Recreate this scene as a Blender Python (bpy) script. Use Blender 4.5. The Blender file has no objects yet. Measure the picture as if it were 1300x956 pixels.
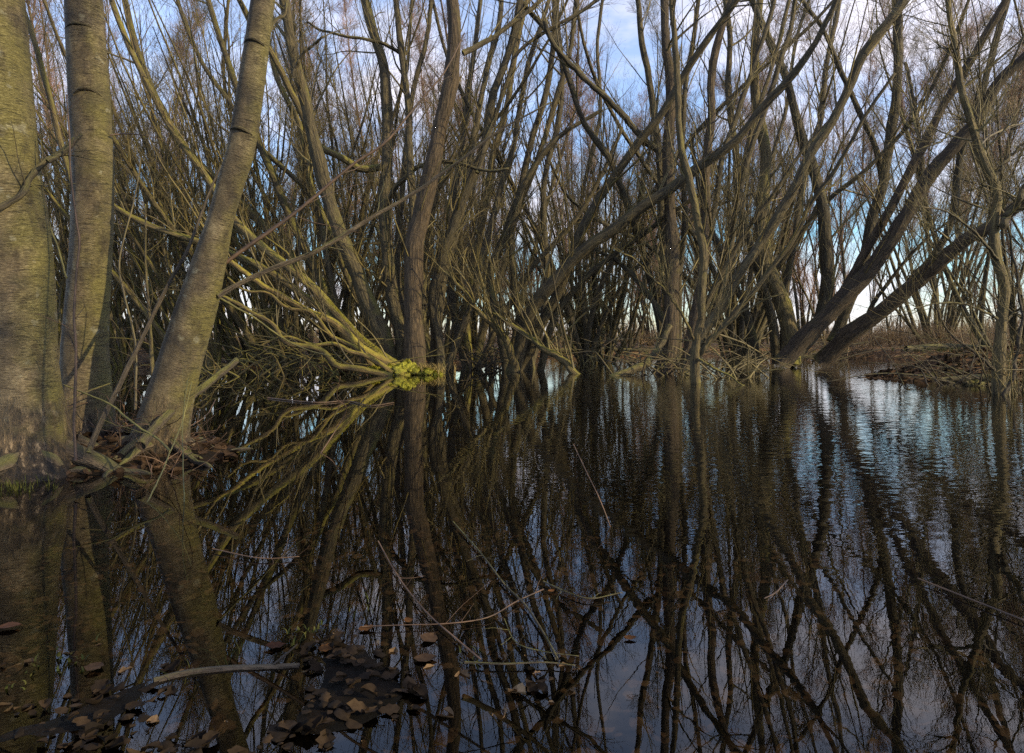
import bpy, math, random
import numpy as np

# ------------------------------------------------------------------ set-up
F, H0, CX, HY = 870.0, 0.8, 650.0, 433.0      # focal length in photo pixels, eye height, centre column, horizon row
SC = bpy.context.scene
COL = SC.collection
rng = np.random.default_rng(11)
def P(px, py, D): return np.array([(px-CX)/F*D, D, H0-(py-HY)/F*D])
def R_(a): return math.radians(a)

# ------------------------------------------------------------------ terrain
def smooth(a, b, x):
    t = np.clip((x-a)/(b-a), 0, 1); return t*t*(3-2*t)
def vnoise(x, y, s, seed=0):
    v = 0; r = np.random.default_rng(seed)
    for k in range(7):
        a = r.uniform(0, 6.28); f = s*r.uniform(.5, 1.8); p = r.uniform(0, 6.28)
        v = v+np.sin(f*(x*np.cos(a)+y*np.sin(a))+p+.7*np.sin(f*.6*(x*np.sin(a)-y*np.cos(a))+p*2))
    return v/7
def terrain(x, y):
    x = np.asarray(x, float); y = np.asarray(y, float)
    h = -0.38+.05*vnoise(x, y, 1.3, 1)+0*x
    # near bank: soft peat sloping under the water, higher to the left
    w = .98+.05*vnoise(x, y*0, 3.3, 2)
    near = -(y-w)*.19+.012*vnoise(x, y, 14, 3)
    near = np.minimum(near, .07+.02*vnoise(x, y, 5, 9)+.012*vnoise(x, y, 26, 13))
    h = np.maximum(h, near)
    # shallow litter shelf, lower left
    h = np.maximum(h, -.014-.075*np.maximum(y-1.70, 0)-.12*smooth(-.15, .75, x)+.045*vnoise(x, y, 9, 4))
    # spit with the three big trunks
    d = np.sqrt(((x+3.15)/1.35)**2+((y-4.75)/.92)**2)
    h = np.maximum(h, .13*(1-smooth(.35, 1.05, d))-.12*smooth(.7, 1.4, d)-.3*smooth(1.3, 2, d)+.035*vnoise(x, y, 7, 5)*(1-smooth(.8, 1.5, d)))
    d = np.sqrt(((x+4.9)/1.6)**2+((y-4.3)/1.1)**2)
    h = np.maximum(h, .10*(1-smooth(.3, 1.1, d))-.4*smooth(.9, 2, d)+.03*vnoise(x, y, 7, 5))
    # islet on the right
    d = np.sqrt(((x-10.6)/2.9)**2+((y-14.8)/1.9)**2)
    h = np.maximum(h, .62*(1-smooth(.15, 1.05, d))-.5*smooth(.95, 1.6, d)+.09*vnoise(x, y, 3.2, 6))
    # far land
    sh = 21+1.5*vnoise(x, y*0, .5, 7)+13.5*smooth(-3.5, .5, x)+1.5*smooth(8, 14, x)-9*smooth(14, 19, x)
    h = np.maximum(h, np.clip((y-sh)*.16, -.5, .42)+np.clip((y-sh)*.004, 0, 2)+(y > sh-1)*(.10*vnoise(x, y, 1.1, 8)+.05*vnoise(x, y, 4, 18)))
    sd = np.abs(x)-26
    h = np.maximum(h, np.clip(sd*.1, -.5, .5)+.1*vnoise(x, y, .8, 11))
    h = np.maximum(h, np.clip((-y-1)*.2, -.5, .6))
    return h

# ------------------------------------------------------------------ mesh building
class MB:
    """collects tube batches and quads, builds one mesh"""
    def __init__(s): s.v, s.f, s.b, s.n = [], [], [], 0
    def tubes(s, Pt, Rd, sides=3, seed=0, disp=None):
        Pt = np.asarray(Pt, float); Rd = np.asarray(Rd, float)
        if Pt.ndim == 2: Pt, Rd = Pt[None], Rd[None]
        B, N, _ = Pt.shape
        if B == 0: return
        T = np.gradient(Pt, axis=1); T /= np.linalg.norm(T, axis=2, keepdims=True)+1e-9
        mean = Pt[:, -1]-Pt[:, 0]; mean /= np.linalg.norm(mean, axis=1, keepdims=True)+1e-9
        ref = np.where(np.abs(mean[:, 1:2]) < .7, np.array([[0, 1., 0]]), np.array([[1., 0, 0]]))[:, None, :]
        U = np.cross(T, ref); U /= np.linalg.norm(U, axis=2, keepdims=True)+1e-9
        V = np.cross(T, U)
        a = np.arange(sides)/sides*2*np.pi
        ca, sa = np.cos(a), np.sin(a)
        rad = np.repeat(Rd[:, :, None], sides, 2)
        L = np.concatenate([np.zeros((B, 1)), np.cumsum(np.linalg.norm(np.diff(Pt, axis=1), axis=2), axis=1)], 1)
        if disp is not None: rad = rad*disp(a[None, None, :], L[:, :, None], Rd[:, :, None])
        vert = Pt[:, :, None, :]+rad[..., None]*(U[:, :, None, :]*ca[None, None, :, None]+V[:, :, None, :]*sa[None, None, :, None])
        off = (np.arange(B)*3.7+seed)[:, None, None]
        bark = np.stack([ca*np.ones_like(rad)*Rd[:, :, None], sa*np.ones_like(rad)*Rd[:, :, None], L[:, :, None]+off+0*rad], -1)
        i = np.arange(B)[:, None, None]*N*sides+np.arange(N-1)[None, :, None]*sides
        j = np.arange(sides)[None, None, :]; k = (j+1) % sides
        q = np.stack([i+j, i+k, i+sides+k, i+sides+j], -1).reshape(-1, 4)+s.n
        s.v.append(vert.reshape(-1, 3)); s.b.append(bark.reshape(-1, 3)); s.f.append(q)
        if sides >= 6 and sides % 2 == 0:      # close both ends of each tube with a fan of quads
            m = sides//2; e = np.arange(m)
            n0 = s.n+B*N*sides; cen = np.concatenate([Pt[:, 0], Pt[:, -1]]); s.v.append(cen); s.b.append(np.concatenate([bark[:, 0, 0]*0+bark[:, 0, 0]*[0, 0, 1], bark[:, -1, 0]*[0, 0, 1]]))
            for w_, ring in ((0, 0), (1, N-1)):
                o_ = s.n+np.arange(B)[:, None]*N*sides+ring*sides
                cf = np.stack([np.broadcast_to(n0+w_*B+np.arange(B)[:, None], (B, m)), o_+2*e, o_+(2*e+1) % sides, o_+(2*e+2) % sides], -1).reshape(-1, 4)
                s.f.append(cf)
            s.n += 2*B
        s.n += B*N*sides
    def raw(s, v, f):
        v = np.asarray(v, float).reshape(-1, 3)
        s.v.append(v); s.b.append(v.copy()); s.f.append(np.asarray(f).reshape(-1, 4)+s.n); s.n += len(v)
    def build(s, name, mat, parent=None, origin=None, smooth_=True):
        v = np.concatenate(s.v); f = np.concatenate(s.f); b = np.concatenate(s.b)
        if origin is not None: v = v-np.asarray(origin)
        me = bpy.data.meshes.new(name)
        me.vertices.add(len(v)); me.vertices.foreach_set('co', v.astype(np.float32).ravel())
        me.loops.add(f.size); me.loops.foreach_set('vertex_index', f.astype(np.int32).ravel())
        me.polygons.add(len(f)); me.polygons.foreach_set('loop_start', np.arange(0, f.size, 4, dtype=np.int32))
        me.polygons.foreach_set('use_smooth', np.full(len(f), smooth_))
        at = me.attributes.new('bark', 'FLOAT_VECTOR', 'POINT'); at.data.foreach_set('vector', b.astype(np.float32).ravel())
        me.update(calc_edges=True); me.materials.append(mat)
        o = bpy.data.objects.new(name, me); COL.objects.link(o)
        if parent is not None: o.parent = parent
        return o

def catmull(pts, n):
    p = np.asarray(pts, float)
    p = np.vstack([2*p[0]-p[1], p, 2*p[-1]-p[-2]])
    t = np.linspace(0, len(p)-3-1e-6, n); i = t.astype(int); u = (t-i)[:, None]
    a, b, c, d = p[i], p[i+1], p[i+2], p[i+3]
    q = .5*(2*b+(c-a)*u+(2*a-5*b+4*c-d)*u*u+(3*b-a-3*c+d)*u**3)
    L = np.r_[0, np.cumsum(np.linalg.norm(np.diff(q, axis=0), axis=1))]
    s = np.linspace(0, L[-1], n)
    return np.stack([np.interp(s, L, q[:, k]) for k in range(q.shape[1])], 1)

def norm(v): return v/(np.linalg.norm(v, axis=-1, keepdims=True)+1e-9)

def spawn(Pt, Rd, k, L, ang=(25, 50), up=.3, curl=.25, wander=.12, n=6, t0=.1, t1=1., rr=.5, rmax=1., rmin=.002, tipr=.25, side=None):
    """grow k children along every parent polyline of the batch"""
    B, N, _ = Pt.shape
    t = rng.uniform(t0, t1, (B, k))*(N-1)*.999; i = t.astype(int); u = t-i
    bi = np.arange(B)[:, None]
    p0 = Pt[bi, i]*(1-u[..., None])+Pt[bi, i+1]*u[..., None]
    r0 = Rd[bi, i]*(1-u)+Rd[bi, i+1]*u
    T = norm(Pt[bi, i+1]-Pt[bi, i])
    rnd = rng.normal(size=(B, k, 3))
    if side is not None: rnd = rnd+np.asarray(side)
    perp = norm(rnd-T*np.sum(rnd*T, -1, keepdims=True))
    a = np.radians(rng.uniform(ang[0], ang[1], (B, k)))[..., None]
    d = norm(T*np.cos(a)+perp*np.sin(a)+np.array([0, 0, up]))
    ln = rng.uniform(L[0], L[1], (B, k))*(1-.55*t/(N-1))
    M = B*k
    p0, d, ln, r0 = p0.reshape(M, 3), d.reshape(M, 3), ln.reshape(M), r0.reshape(M)
    out = np.empty((M, n, 3)); out[:, 0] = p0; st = (ln/(n-1))[:, None]
    drift = rng.normal(size=(M, 3))*wander
    for j in range(1, n):
        d = norm(d+drift+rng.normal(size=(M, 3))*wander+np.array([0, 0, curl/n]))
        out[:, j] = out[:, j-1]+d*st
    r = np.clip(r0*rr, rmin, rmax)*rng.uniform(.6, 1., M)
    rad = r[:, None]*np.linspace(1, tipr, n)[None]
    return out, rad

# ------------------------------------------------------------------ materials
def new_mat(name):
    m = bpy.data.materials.new(name); m.use_nodes = True
    nt = m.node_tree; nt.nodes.clear()
    o = nt.nodes.new('ShaderNodeOutputMaterial'); b = nt.nodes.new('ShaderNodeBsdfPrincipled')
    nt.links.new(b.outputs[0], o.inputs[0])
    return m, nt, b
def nd(nt, typ, **kw):
    n = nt.nodes.new(typ)
    for k, v in kw.items():
        if k in n.inputs.keys(): n.inputs[k].default_value = v
        else: setattr(n, k, v)
    return n
def ramp(nt, src, stops):
    r = nt.nodes.new('ShaderNodeValToRGB'); e = r.color_ramp.elements
    while len(e) < len(stops): e.new(.5)
    for i, (p, c) in enumerate(stops):
        e[i].position = p; e[i].color = (*c, 1) if len(c) == 3 else c
    nt.links.new(src, r.inputs[0]); return r
def mixc(nt, f, a, b, blend='MIX'):
    m = nt.nodes.new('ShaderNodeMix'); m.data_type = 'RGBA'; m.blend_type = blend
    for s, v in ((m.inputs[0], f), (m.inputs[6], a), (m.inputs[7], b)):
        if hasattr(v, 'links'): nt.links.new(v, s)
        elif isinstance(v, (int, float)): s.default_value = v
        else: s.default_value = (*v, 1)
    return m.outputs[2]
def math_(nt, op, a, b=0., clamp=False):
    m = nt.nodes.new('ShaderNodeMath'); m.operation = op; m.use_clamp = clamp
    for s, v in ((m.inputs[0], a), (m.inputs[1], b)):
        if hasattr(v, 'links'): nt.links.new(v, s)
        else: s.default_value = v
    return m.outputs[0]
def mapped(nt, src, scale):
    mp = nt.nodes.new('ShaderNodeMapping'); mp.inputs['Scale'].default_value = scale
    nt.links.new(src, mp.inputs[0]); return mp.outputs[0]
def noise(nt, vec, scale, detail=4, rough=.6):
    n = nd(nt, 'ShaderNodeTexNoise', Scale=scale, Detail=detail, Roughness=rough)
    nt.links.new(vec, n.inputs['Vector']); return n.outputs['Fac']
def bump(nt, b, h, dist, strength=1.):
    n = nt.nodes.new('ShaderNodeBump'); n.inputs['Distance'].default_value = dist; n.inputs['Strength'].default_value = strength
    nt.links.new(h, n.inputs['Height']); nt.links.new(n.outputs[0], b.inputs['Normal']); return n

def mat_alder(name, tint=1.):
    """smooth grey bark with horizontal pore lines, algae film, cracked plates near the foot"""
    m, nt, b = new_mat(name)
    at = nt.nodes.new('ShaderNodeAttribute'); at.attribute_name = 'bark'; v = at.outputs['Vector']
    ge = nt.nodes.new('ShaderNodeNewGeometry'); obj = nt.nodes.new('ShaderNodeTexCoord')
    big = noise(nt, v, 4.2, 7, .68)
    hor = noise(nt, mapped(nt, v, (5, 5, 48)), 2.2, 5, .7)
    hor2 = noise(nt, mapped(nt, v, (22, 22, 170)), 1.8, 3, .6)
    ver = noise(nt, mapped(nt, v, (17, 17, 5)), 1.6, 6, .7)
    base = ramp(nt, big, [(.36, (.035*tint, .028*tint, .019*tint)), (.50, (.10*tint, .078*tint, .045*tint)), (.66, (.20*tint, .165*tint, .098*tint))]).outputs[0]
    sep = nt.nodes.new('ShaderNodeSeparateXYZ'); nt.links.new(v, sep.inputs[0])
    lines = ramp(nt, hor, [(.33, (.30, .26, .22)), (.43, (1, 1, 1))]).outputs[0]
    fine = ramp(nt, hor2, [(.35, (.55, .5, .45)), (.55, (1.1, 1.1, 1.1))]).outputs[0]
    c = mixc(nt, 1., base, lines, 'MULTIPLY'); c = mixc(nt, .5, c, fine, 'MULTIPLY')
    # algae: patchy film, more on the right side
    geo = nt.nodes.new('ShaderNodeSeparateXYZ'); nt.links.new(ge.outputs['Normal'], geo.inputs[0])
    al = math_(nt, 'ADD', math_(nt, 'MULTIPLY', geo.outputs[0], .24), noise(nt, obj.outputs['Object'], 2.4, 4, .6))
    alm = ramp(nt, al, [(.54, (0, 0, 0)), (.78, (.85, .85, .85))]).outputs[0]
    c = mixc(nt, alm, c, mixc(nt, hor, (.05, .045, .012), (.145, .13, .024)))
    pale = ramp(nt, noise(nt, v, 9, 3, .5), [(.64, (0, 0, 0)), (.70, (.6, .6, .6))]).outputs[0]
    c = mixc(nt, pale, c, (.20, .195, .14))
    blot = ramp(nt, noise(nt, mapped(nt, v, (1, 1, .6)), 7.5, 6, .65), [(.34, (.30, .26, .22)), (.47, (1, 1, 1))]).outputs[0]
    c = mixc(nt, .85, c, blot, 'MULTIPLY')
    # cracked foot
    foot = math_(nt, 'ADD', math_(nt, 'MULTIPLY', sep.outputs[2], -1.1), math_(nt, 'ADD', math_(nt, 'MULTIPLY', big, 1.4), .35))
    footm = ramp(nt, foot, [(.15, (0, 0, 0)), (.42, (1, 1, 1))]).outputs[0]
    vc = ramp(nt, ver, [(.42, (.014, .010, .006)), (.54, (.085, .060, .034)), (.70, (.19, .14, .08))]).outputs[0]
    c = mixc(nt, footm, c, vc)
    # wet dark collar just above the water
    pz = nt.nodes.new('ShaderNodeSeparateXYZ'); nt.links.new(ge.outputs['Position'], pz.inputs[0])
    wet = math_(nt, 'ADD', math_(nt, 'MULTIPLY', pz.outputs[2], 2.2), math_(nt, 'MULTIPLY', ver, .5))
    wm = ramp(nt, wet, [(.25, (.30, .25, .20)), (.62, (1, 1, 1))]).outputs[0]
    c = mixc(nt, 1., c, wm, 'MULTIPLY')
    nt.links.new(c, b.inputs['Base Color']); b.inputs['Roughness'].default_value = .72
    hh = mixc(nt, footm, mixc(nt, .4, lines, fine), ramp(nt, ver, [(.38, (0, 0, 0)), (.60, (2., 2., 2.))]).outputs[0])
    bump(nt, b, hh, .014, 1.)
    return m

def mat_bark(name, dark, mid, light, moss=(.10, .10, .018), mossy=.5, top=.35, fis=(26, 26, 3.6)):
    m, nt, b = new_mat(name)
    at = nt.nodes.new('ShaderNodeAttribute'); at.attribute_name = 'bark'; v = at.outputs['Vector']
    ge = nt.nodes.new('ShaderNodeNewGeometry'); tc = nt.nodes.new('ShaderNodeTexCoord')
    oi = nt.nodes.new('ShaderNodeObjectInfo')
    fi = noise(nt, mapped(nt, v, fis), 1., 4, .65)
    c = ramp(nt, fi, [(.33, dark), (.52, mid), (.72, light)]).outputs[0]
    n1 = noise(nt, tc.outputs['Object'], 1.7, 5, .65)
    sp = nt.nodes.new('ShaderNodeSeparateXYZ'); nt.links.new(ge.outputs['Normal'], sp.inputs[0])
    mo = math_(nt, 'ADD', math_(nt, 'MULTIPLY', sp.outputs[2], top), math_(nt, 'ADD', n1, math_(nt, 'MULTIPLY', sp.outputs[0], .10)))
    mm = ramp(nt, mo, [(.72-mossy*.3, (0, 0, 0)), (.95-mossy*.3, (1, 1, 1))]).outputs[0]
    mc = mixc(nt, noise(nt, tc.outputs['Object'], 14, 3, .6), tuple(x*.45 for x in moss), tuple(x*1.7 for x in moss))
    c = mixc(nt, mm, c, mc)
    hs = nt.nodes.new('ShaderNodeHueSaturation'); nt.links.new(c, hs.inputs['Color'])
    nt.links.new(math_(nt, 'ADD', math_(nt, 'MULTIPLY', oi.outputs['Random'], .5), .75), hs.inputs['Value'])
    nt.links.new(hs.outputs[0], b.inputs['Base Color']); b.inputs['Roughness'].default_value = .8
    bump(nt, b, fi, .06, 1.)
    return m

def mat_twig(name, c1, c2, c3, s=1.3):
    m, nt, b = new_mat(name)
    tc = nt.nodes.new('ShaderNodeTexCoord'); oi = nt.nodes.new('ShaderNodeObjectInfo')
    n = noise(nt, tc.outputs['Object'], s, 3, .7)
    c = ramp(nt, n, [(.35, c1), (.5, c2), (.68, c3)]).outputs[0]
    hs = nt.nodes.new('ShaderNodeHueSaturation'); nt.links.new(c, hs.inputs['Color'])
    nt.links.new(math_(nt, 'ADD', math_(nt, 'MULTIPLY', oi.outputs['Random'], .5), .75), hs.inputs['Value'])
    nt.links.new(hs.outputs[0], b.inputs['Base Color']); b.inputs['Roughness'].default_value = .65
    return m

M = {}
M['alder'] = mat_alder('grey_alder_bark')
M['alder2'] = mat_alder('grey_alder_bark_darker', .8)
M['willow'] = mat_bark('willow_bark', (.012, .009, .005), (.042, .034, .017), (.11, .087, .040), moss=(.075, .07, .015), mossy=.4)
M['willow_red'] = mat_bark('reddish_willow_bark', (.012, .008, .005), (.042, .029, .017), (.105, .074, .040), moss=(.06, .055, .012), mossy=.36)
M['mossy'] = mat_bark('moss_covered_bark', (.022, .017, .008), (.065, .05, .020), (.14, .108, .042), moss=(.10, .092, .012), mossy=.60)
M['moss_limb'] = mat_bark('moss_streaked_limb_bark', (.022, .015, .007), (.075, .053, .018), (.18, .12, .035), moss=(.13, .112, .012), mossy=.66)
M['root'] = mat_bark('dark_root_bark', (.012, .009, .006), (.045, .033, .022), (.11, .082, .052), moss=(.05, .05, .012), mossy=.1)
M['moss_mat'] = mat_bark('bright_moss_mat', (.05, .04, .01), (.11, .10, .015), (.22, .19, .03), moss=(.19, .19, .015), mossy=.95)
M['far_bark'] = mat_bark('thicket_bark', (.014, .011, .006), (.047, .039, .016), (.125, .10, .038), moss=(.09, .083, .02), mossy=.45, fis=(20, 20, 4))
M['twig'] = mat_twig('olive_twigs', (.028, .021, .010), (.070, .056, .020), (.16, .13, .042))
M['twig_pink'] = mat_twig('pinkish_brown_twigs', (.10, .055, .042), (.18, .108, .08), (.28, .18, .13))
M['twig_brown'] = mat_twig('brown_undergrowth_twigs', (.06, .04, .024), (.13, .088, .048), (.24, .17, .09))
M['dead'] = mat_bark('weathered_dead_wood', (.022, .017, .011), (.065, .05, .033), (.14, .11, .075), mossy=.2, fis=(90, 90, 8))
M['red_twig'] = mat_twig('red_brown_twig_bark', (.025, .014, .009), (.06, .034, .020), (.12, .07, .04), 6)
M['green_twig'] = mat_twig('green_twig_bark', (.035, .034, .010), (.07, .068, .018), (.12, .11, .032), 6)

def mat_ground():
    m, nt, b = new_mat('leaf_strewn_peat_soil')
    tc = nt.nodes.new('ShaderNodeTexCoord'); v = tc.outputs['Object']
    ge = nt.nodes.new('ShaderNodeNewGeometry'); sp = nt.nodes.new('ShaderNodeSeparateXYZ'); nt.links.new(ge.outputs['Position'], sp.inputs[0])
    soil = ramp(nt, noise(nt, v, 6, 8, .7), [(.3, (.012, .009, .006)), (.6, (.035, .026, .017)), (.8, (.07, .05, .03))]).outputs[0]
    vo = nd(nt, 'ShaderNodeTexVoronoi', Scale=13.); vo.feature = 'F1'
    wv = nt.nodes.new('ShaderNodeVectorMath'); wv.operation = 'ADD'
    nn = nd(nt, 'ShaderNodeTexNoise', Scale=9., Detail=3.); nt.links.new(v, nn.inputs['Vector'])
    sc = nt.nodes.new('ShaderNodeVectorMath'); sc.operation = 'SCALE'; sc.inputs['Scale'].default_value = .12
    nt.links.new(nn.outputs['Color'], sc.inputs[0]); nt.links.new(v, wv.inputs[0]); nt.links.new(sc.outputs[0], wv.inputs[1])
    nt.links.new(wv.outputs[0], vo.inputs['Vector'])
    hue = nt.nodes.new('ShaderNodeSeparateColor'); nt.links.new(vo.outputs['Color'], hue.inputs[0])
    leaf = ramp(nt, hue.outputs[0], [(0., (.03, .018, .01)), (.4, (.075, .045, .024)), (.75, (.14, .085, .045)), (1., (.20, .15, .09))]).outputs[0]
    lm = math_(nt, 'GREATER_THAN', hue.outputs[1], .45)
    c = mixc(nt, lm, soil, leaf)
    mossm = ramp(nt, noise(nt, v, .9, 5, .7), [(.56, (0, 0, 0)), (.68, (.8, .8, .8))]).outputs[0]
    c = mixc(nt, mossm, c, (.06, .075, .012))
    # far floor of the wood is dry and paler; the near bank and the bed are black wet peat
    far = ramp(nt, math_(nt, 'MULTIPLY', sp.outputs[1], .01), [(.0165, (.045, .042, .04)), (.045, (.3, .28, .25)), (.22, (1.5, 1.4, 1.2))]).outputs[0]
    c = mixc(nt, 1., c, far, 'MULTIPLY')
    under = ramp(nt, math_(nt, 'ADD', sp.outputs[2], .5), [(.12, (.25, .22, .16)), (.44, (.8, .75, .65)), (.55, (1, 1, 1))]).outputs[0]  # deeper bed painted darker, standing in for light absorbed by the water
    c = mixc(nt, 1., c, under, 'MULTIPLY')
    nt.links.new(c, b.inputs['Base Color']); b.inputs['Roughness'].default_value = .85
    bump(nt, b, mixc(nt, .3, noise(nt, v, 55, 6, .8), noise(nt, v, 12, 4, .7)), .03, 1.)
    b.inputs['Specular IOR Level'].default_value = .12
    return m
M['ground'] = mat_ground()

def mat_water():
    m = bpy.data.materials.new('still_peaty_water'); m.use_nodes = True; nt = m.node_tree; nt.nodes.clear()
    out = nt.nodes.new('ShaderNodeOutputMaterial')
    tc = nt.nodes.new('ShaderNodeTexCoord'); v = tc.outputs['Object']
    sp = nt.nodes.new('ShaderNodeSeparateXYZ'); nt.links.new(v, sp.inputs[0])
    # breeze: ripples reach the open right half, the left bay and the near edge stay still
    mx = nd(nt, 'ShaderNodeMapRange', interpolation_type='SMOOTHSTEP'); nt.links.new(math_(nt, 'ADD', sp.outputs[0], math_(nt, 'MULTIPLY', noise(nt, v, .35, 2), 3.)), mx.inputs[0])
    mx.inputs[1].default_value = .6; mx.inputs[2].default_value = 3.6; mx.inputs[3].default_value = .04; mx.inputs[4].default_value = 1.
    my = nd(nt, 'ShaderNodeMapRange', interpolation_type='SMOOTHSTEP'); nt.links.new(sp.outputs[1], my.inputs[0])
    my.inputs[1].default_value = 1.9; my.inputs[2].default_value = 4.4; my.inputs[3].default_value = .12; my.inputs[4].default_value = 1.
    amp = math_(nt, 'MULTIPLY', mx.outputs[0], my.outputs[0])
    w1 = noise(nt, mapped(nt, v, (4.5, 9, 1)), 1., 2, .5)
    w2 = noise(nt, mapped(nt, v, (11, 24, 1)), 1., 1, .5)
    h = math_(nt, 'ADD', math_(nt, 'MULTIPLY', w1, 1.), math_(nt, 'MULTIPLY', w2, .14))
    h = math_(nt, 'ADD', math_(nt, 'MULTIPLY', h, math_(nt, 'ADD', amp, .0)), math_(nt, 'MULTIPLY', noise(nt, v, 1.6, 1), .15))
    bp = nt.nodes.new('ShaderNodeBump'); bp.inputs['Distance'].default_value = .0032; nt.links.new(h, bp.inputs['Height'])
    gl = nt.nodes.new('ShaderNodeBsdfGlossy'); gl.inputs['Roughness'].default_value = 0.0; gl.inputs['Color'].default_value = (1, 1, 1, 1)
    nt.links.new(bp.outputs[0], gl.inputs['Normal'])
    tr = nt.nodes.new('ShaderNodeBsdfTransparent'); tr.inputs[0].default_value = (.74, .62, .44, 1)
    fr = nt.nodes.new('ShaderNodeFresnel'); fr.inputs['IOR'].default_value = 1.42; nt.links.new(bp.outputs[0], fr.inputs['Normal'])
    mi = nt.nodes.new('ShaderNodeMixShader'); nt.links.new(fr.outputs[0], mi.inputs[0]); nt.links.new(tr.outputs[0], mi.inputs[1]); nt.links.new(gl.outputs[0], mi.inputs[2])
    nt.links.new(mi.outputs[0], out.inputs[0])
    return m
M['water'] = mat_water()

def mat_leaf(name, a, b_, c_):
    m, nt, b = new_mat(name)
    tc = nt.nodes.new('ShaderNodeTexCoord'); oi = nt.nodes.new('ShaderNodeObjectInfo')
    rn = nt.nodes.new('ShaderNodeNewGeometry')
    f = math_(nt, 'FRACT', math_(nt, 'ADD', rn.outputs['Random Per Island'], oi.outputs['Random']))
    c = ramp(nt, f, [(0., a), (.5, b_), (1., c_)]).outputs[0]
    c = mixc(nt, .6, c, ramp(nt, noise(nt, tc.outputs['Object'], 60, 4, .7), [(.35, (.35, .3, .3)), (.6, (1, 1, 1))]).outputs[0], 'MULTIPLY')
    nt.links.new(c, b.inputs['Base Color']); b.inputs['Roughness'].default_value = .85; b.inputs['Specular IOR Level'].default_value = .12
    return m
M['leaf'] = mat_leaf('dead_leaves', (.012, .008, .006), (.030, .019, .012), (.07, .043, .026))
M['leaf_red'] = mat_leaf('red_brown_dead_leaves', (.02, .009, .006), (.035, .016, .010), (.06, .030, .018))
M['leaf_orange'] = mat_leaf('orange_dead_leaves', (.04, .018, .007), (.07, .032, .010), (.12, .055, .018))
M['leaf_sunk'] = mat_leaf('sunken_brown_leaves', (.05, .035, .02), (.12, .08, .045), (.24, .17, .10))
M['leaf_wet'] = mat_leaf('wet_matted_leaves', (.007, .005, .0035), (.016, .011, .007), (.036, .024, .014))
M['grass'] = mat_leaf('green_grass_blades', (.022, .030, .008), (.04, .05, .012), (.07, .07, .02))
M['straw'] = mat_leaf('dry_grass_blades', (.16, .13, .05), (.28, .22, .09), (.40, .32, .14))
M['moss'] = mat_leaf('yellow_green_moss', (.10, .105, .008), (.20, .20, .014), (.32, .29, .025))

# ------------------------------------------------------------------ object helpers
def tag(o, label=None, cat=None, group=None, kind=None):
    if label: o['label'] = label
    if cat: o['category'] = cat
    if group: o['group'] = group
    if kind: o['kind'] = kind
    return o
def empty(name, loc, label=None, cat=None, group=None):
    o = bpy.data.objects.new(name, None); COL.objects.link(o); o.location = loc; o.empty_display_size = .2
    return tag(o, label, cat, group)
def copy_tree(o, parent=None):
    c = o.copy(); COL.objects.link(c)
    if parent is not None: c.parent = parent
    for ch in list(o.children): copy_tree(ch, c)
    return c

# ------------------------------------------------------------------ ground, water
def grid_axis(lo, hi, fine_lo, fine_hi, step, grow):
    a = [fine_lo]; 
    while a[-1] < fine_hi: a.append(a[-1]+step)
    s = step
    while a[-1] < hi: s *= grow; a.append(a[-1]+s)
    s = step
    while a[0] > lo: s *= grow; a.insert(0, a[0]-s)
    return np.array(a)
gx = grid_axis(-320, 320, -5, 3, .06, 1.035)
gy = grid_axis(-60, 420, 1.0, 6, .06, 1.035)
X, Y = np.meshgrid(gx, gy); Z = terrain(X, Y)
nx, ny = len(gx), len(gy)
idx = np.arange(nx*ny).reshape(ny, nx)
gq = np.stack([idx[:-1, :-1], idx[:-1, 1:], idx[1:, 1:], idx[1:, :-1]], -1).reshape(-1, 4)
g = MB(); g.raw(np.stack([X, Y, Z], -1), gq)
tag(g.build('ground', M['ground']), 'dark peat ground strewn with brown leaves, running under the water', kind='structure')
wm = MB(); xs = [-27, 30]; ys = [-2, 60]
wm.raw([(xs[0], ys[0], 0), (xs[1], ys[0], 0), (xs[1], ys[1], 0), (xs[0], ys[1], 0)], [(0, 1, 2, 3)])
tag(wm.build('water', M['water'], smooth_=False), 'still dark water flooding the wood', kind='structure')

# ------------------------------------------------------------------ traced stems
def trace(pts, D0, D1, w0, w1, n=40, ext=2.6, wob=.004, root=.35):
    """pixels -> polyline with real depth (D0 at the foot, D1 at the end) and radii"""
    m = len(pts); a = np.array(pts, float)
    L = np.r_[0, np.cumsum(np.hypot(*np.diff(a, axis=0).T))]; t = L/L[-1]
    D = D0+(D1-D0)*t
    q = np.array([P(x, y, d) for (x, y), d in zip(a, D)])
    r = (w0+(w1-w0)*t)/2*D/F*(.80 if w0 < 20 else .84)
    q = np.c_[q, r]
    if root:
        dd = norm(q[1, :3]-q[0, :3]); f = q[0].copy(); f[:3] -= dd*min(root/max(abs(dd[2]), .3), .7); f[3] *= 1.08; q = np.vstack([f, q])
    if ext and a[-1, 1] < 25:
        d = norm(q[-1, :3]-q[-2, :3]); d = norm(d+np.array([0, 0, .25]))
        e1 = q[-1].copy(); e1[:3] += d*ext*.5; e1[3] *= .72
        e2 = e1.copy(); e2[:3] += norm(d+np.array([0, 0, .3]))*ext*.5; e2[3] *= .4
        q = np.vstack([q, e1, e2])
    c = catmull(q, n)
    c[:, :3] += np.cumsum(rng.normal(size=(n, 3)), axis=0)*wob*np.array([1, 1, .3])
    c[:, 3] *= 1+.05*np.sin(np.arange(n)*.9+rng.uniform(0, 6))+rng.normal(size=n)*.02
    return c[:, :3], np.maximum(c[:, 3], .0015)

def lumpy(amp, k0=0.):
    def f(a, L, r):
        return 1+amp*(np.sin(2*a+L*1.7+k0)+.6*np.sin(3*a-L*4.1+k0*2)+.45*np.sin(5*a+L*9+k0))
    return f

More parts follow.
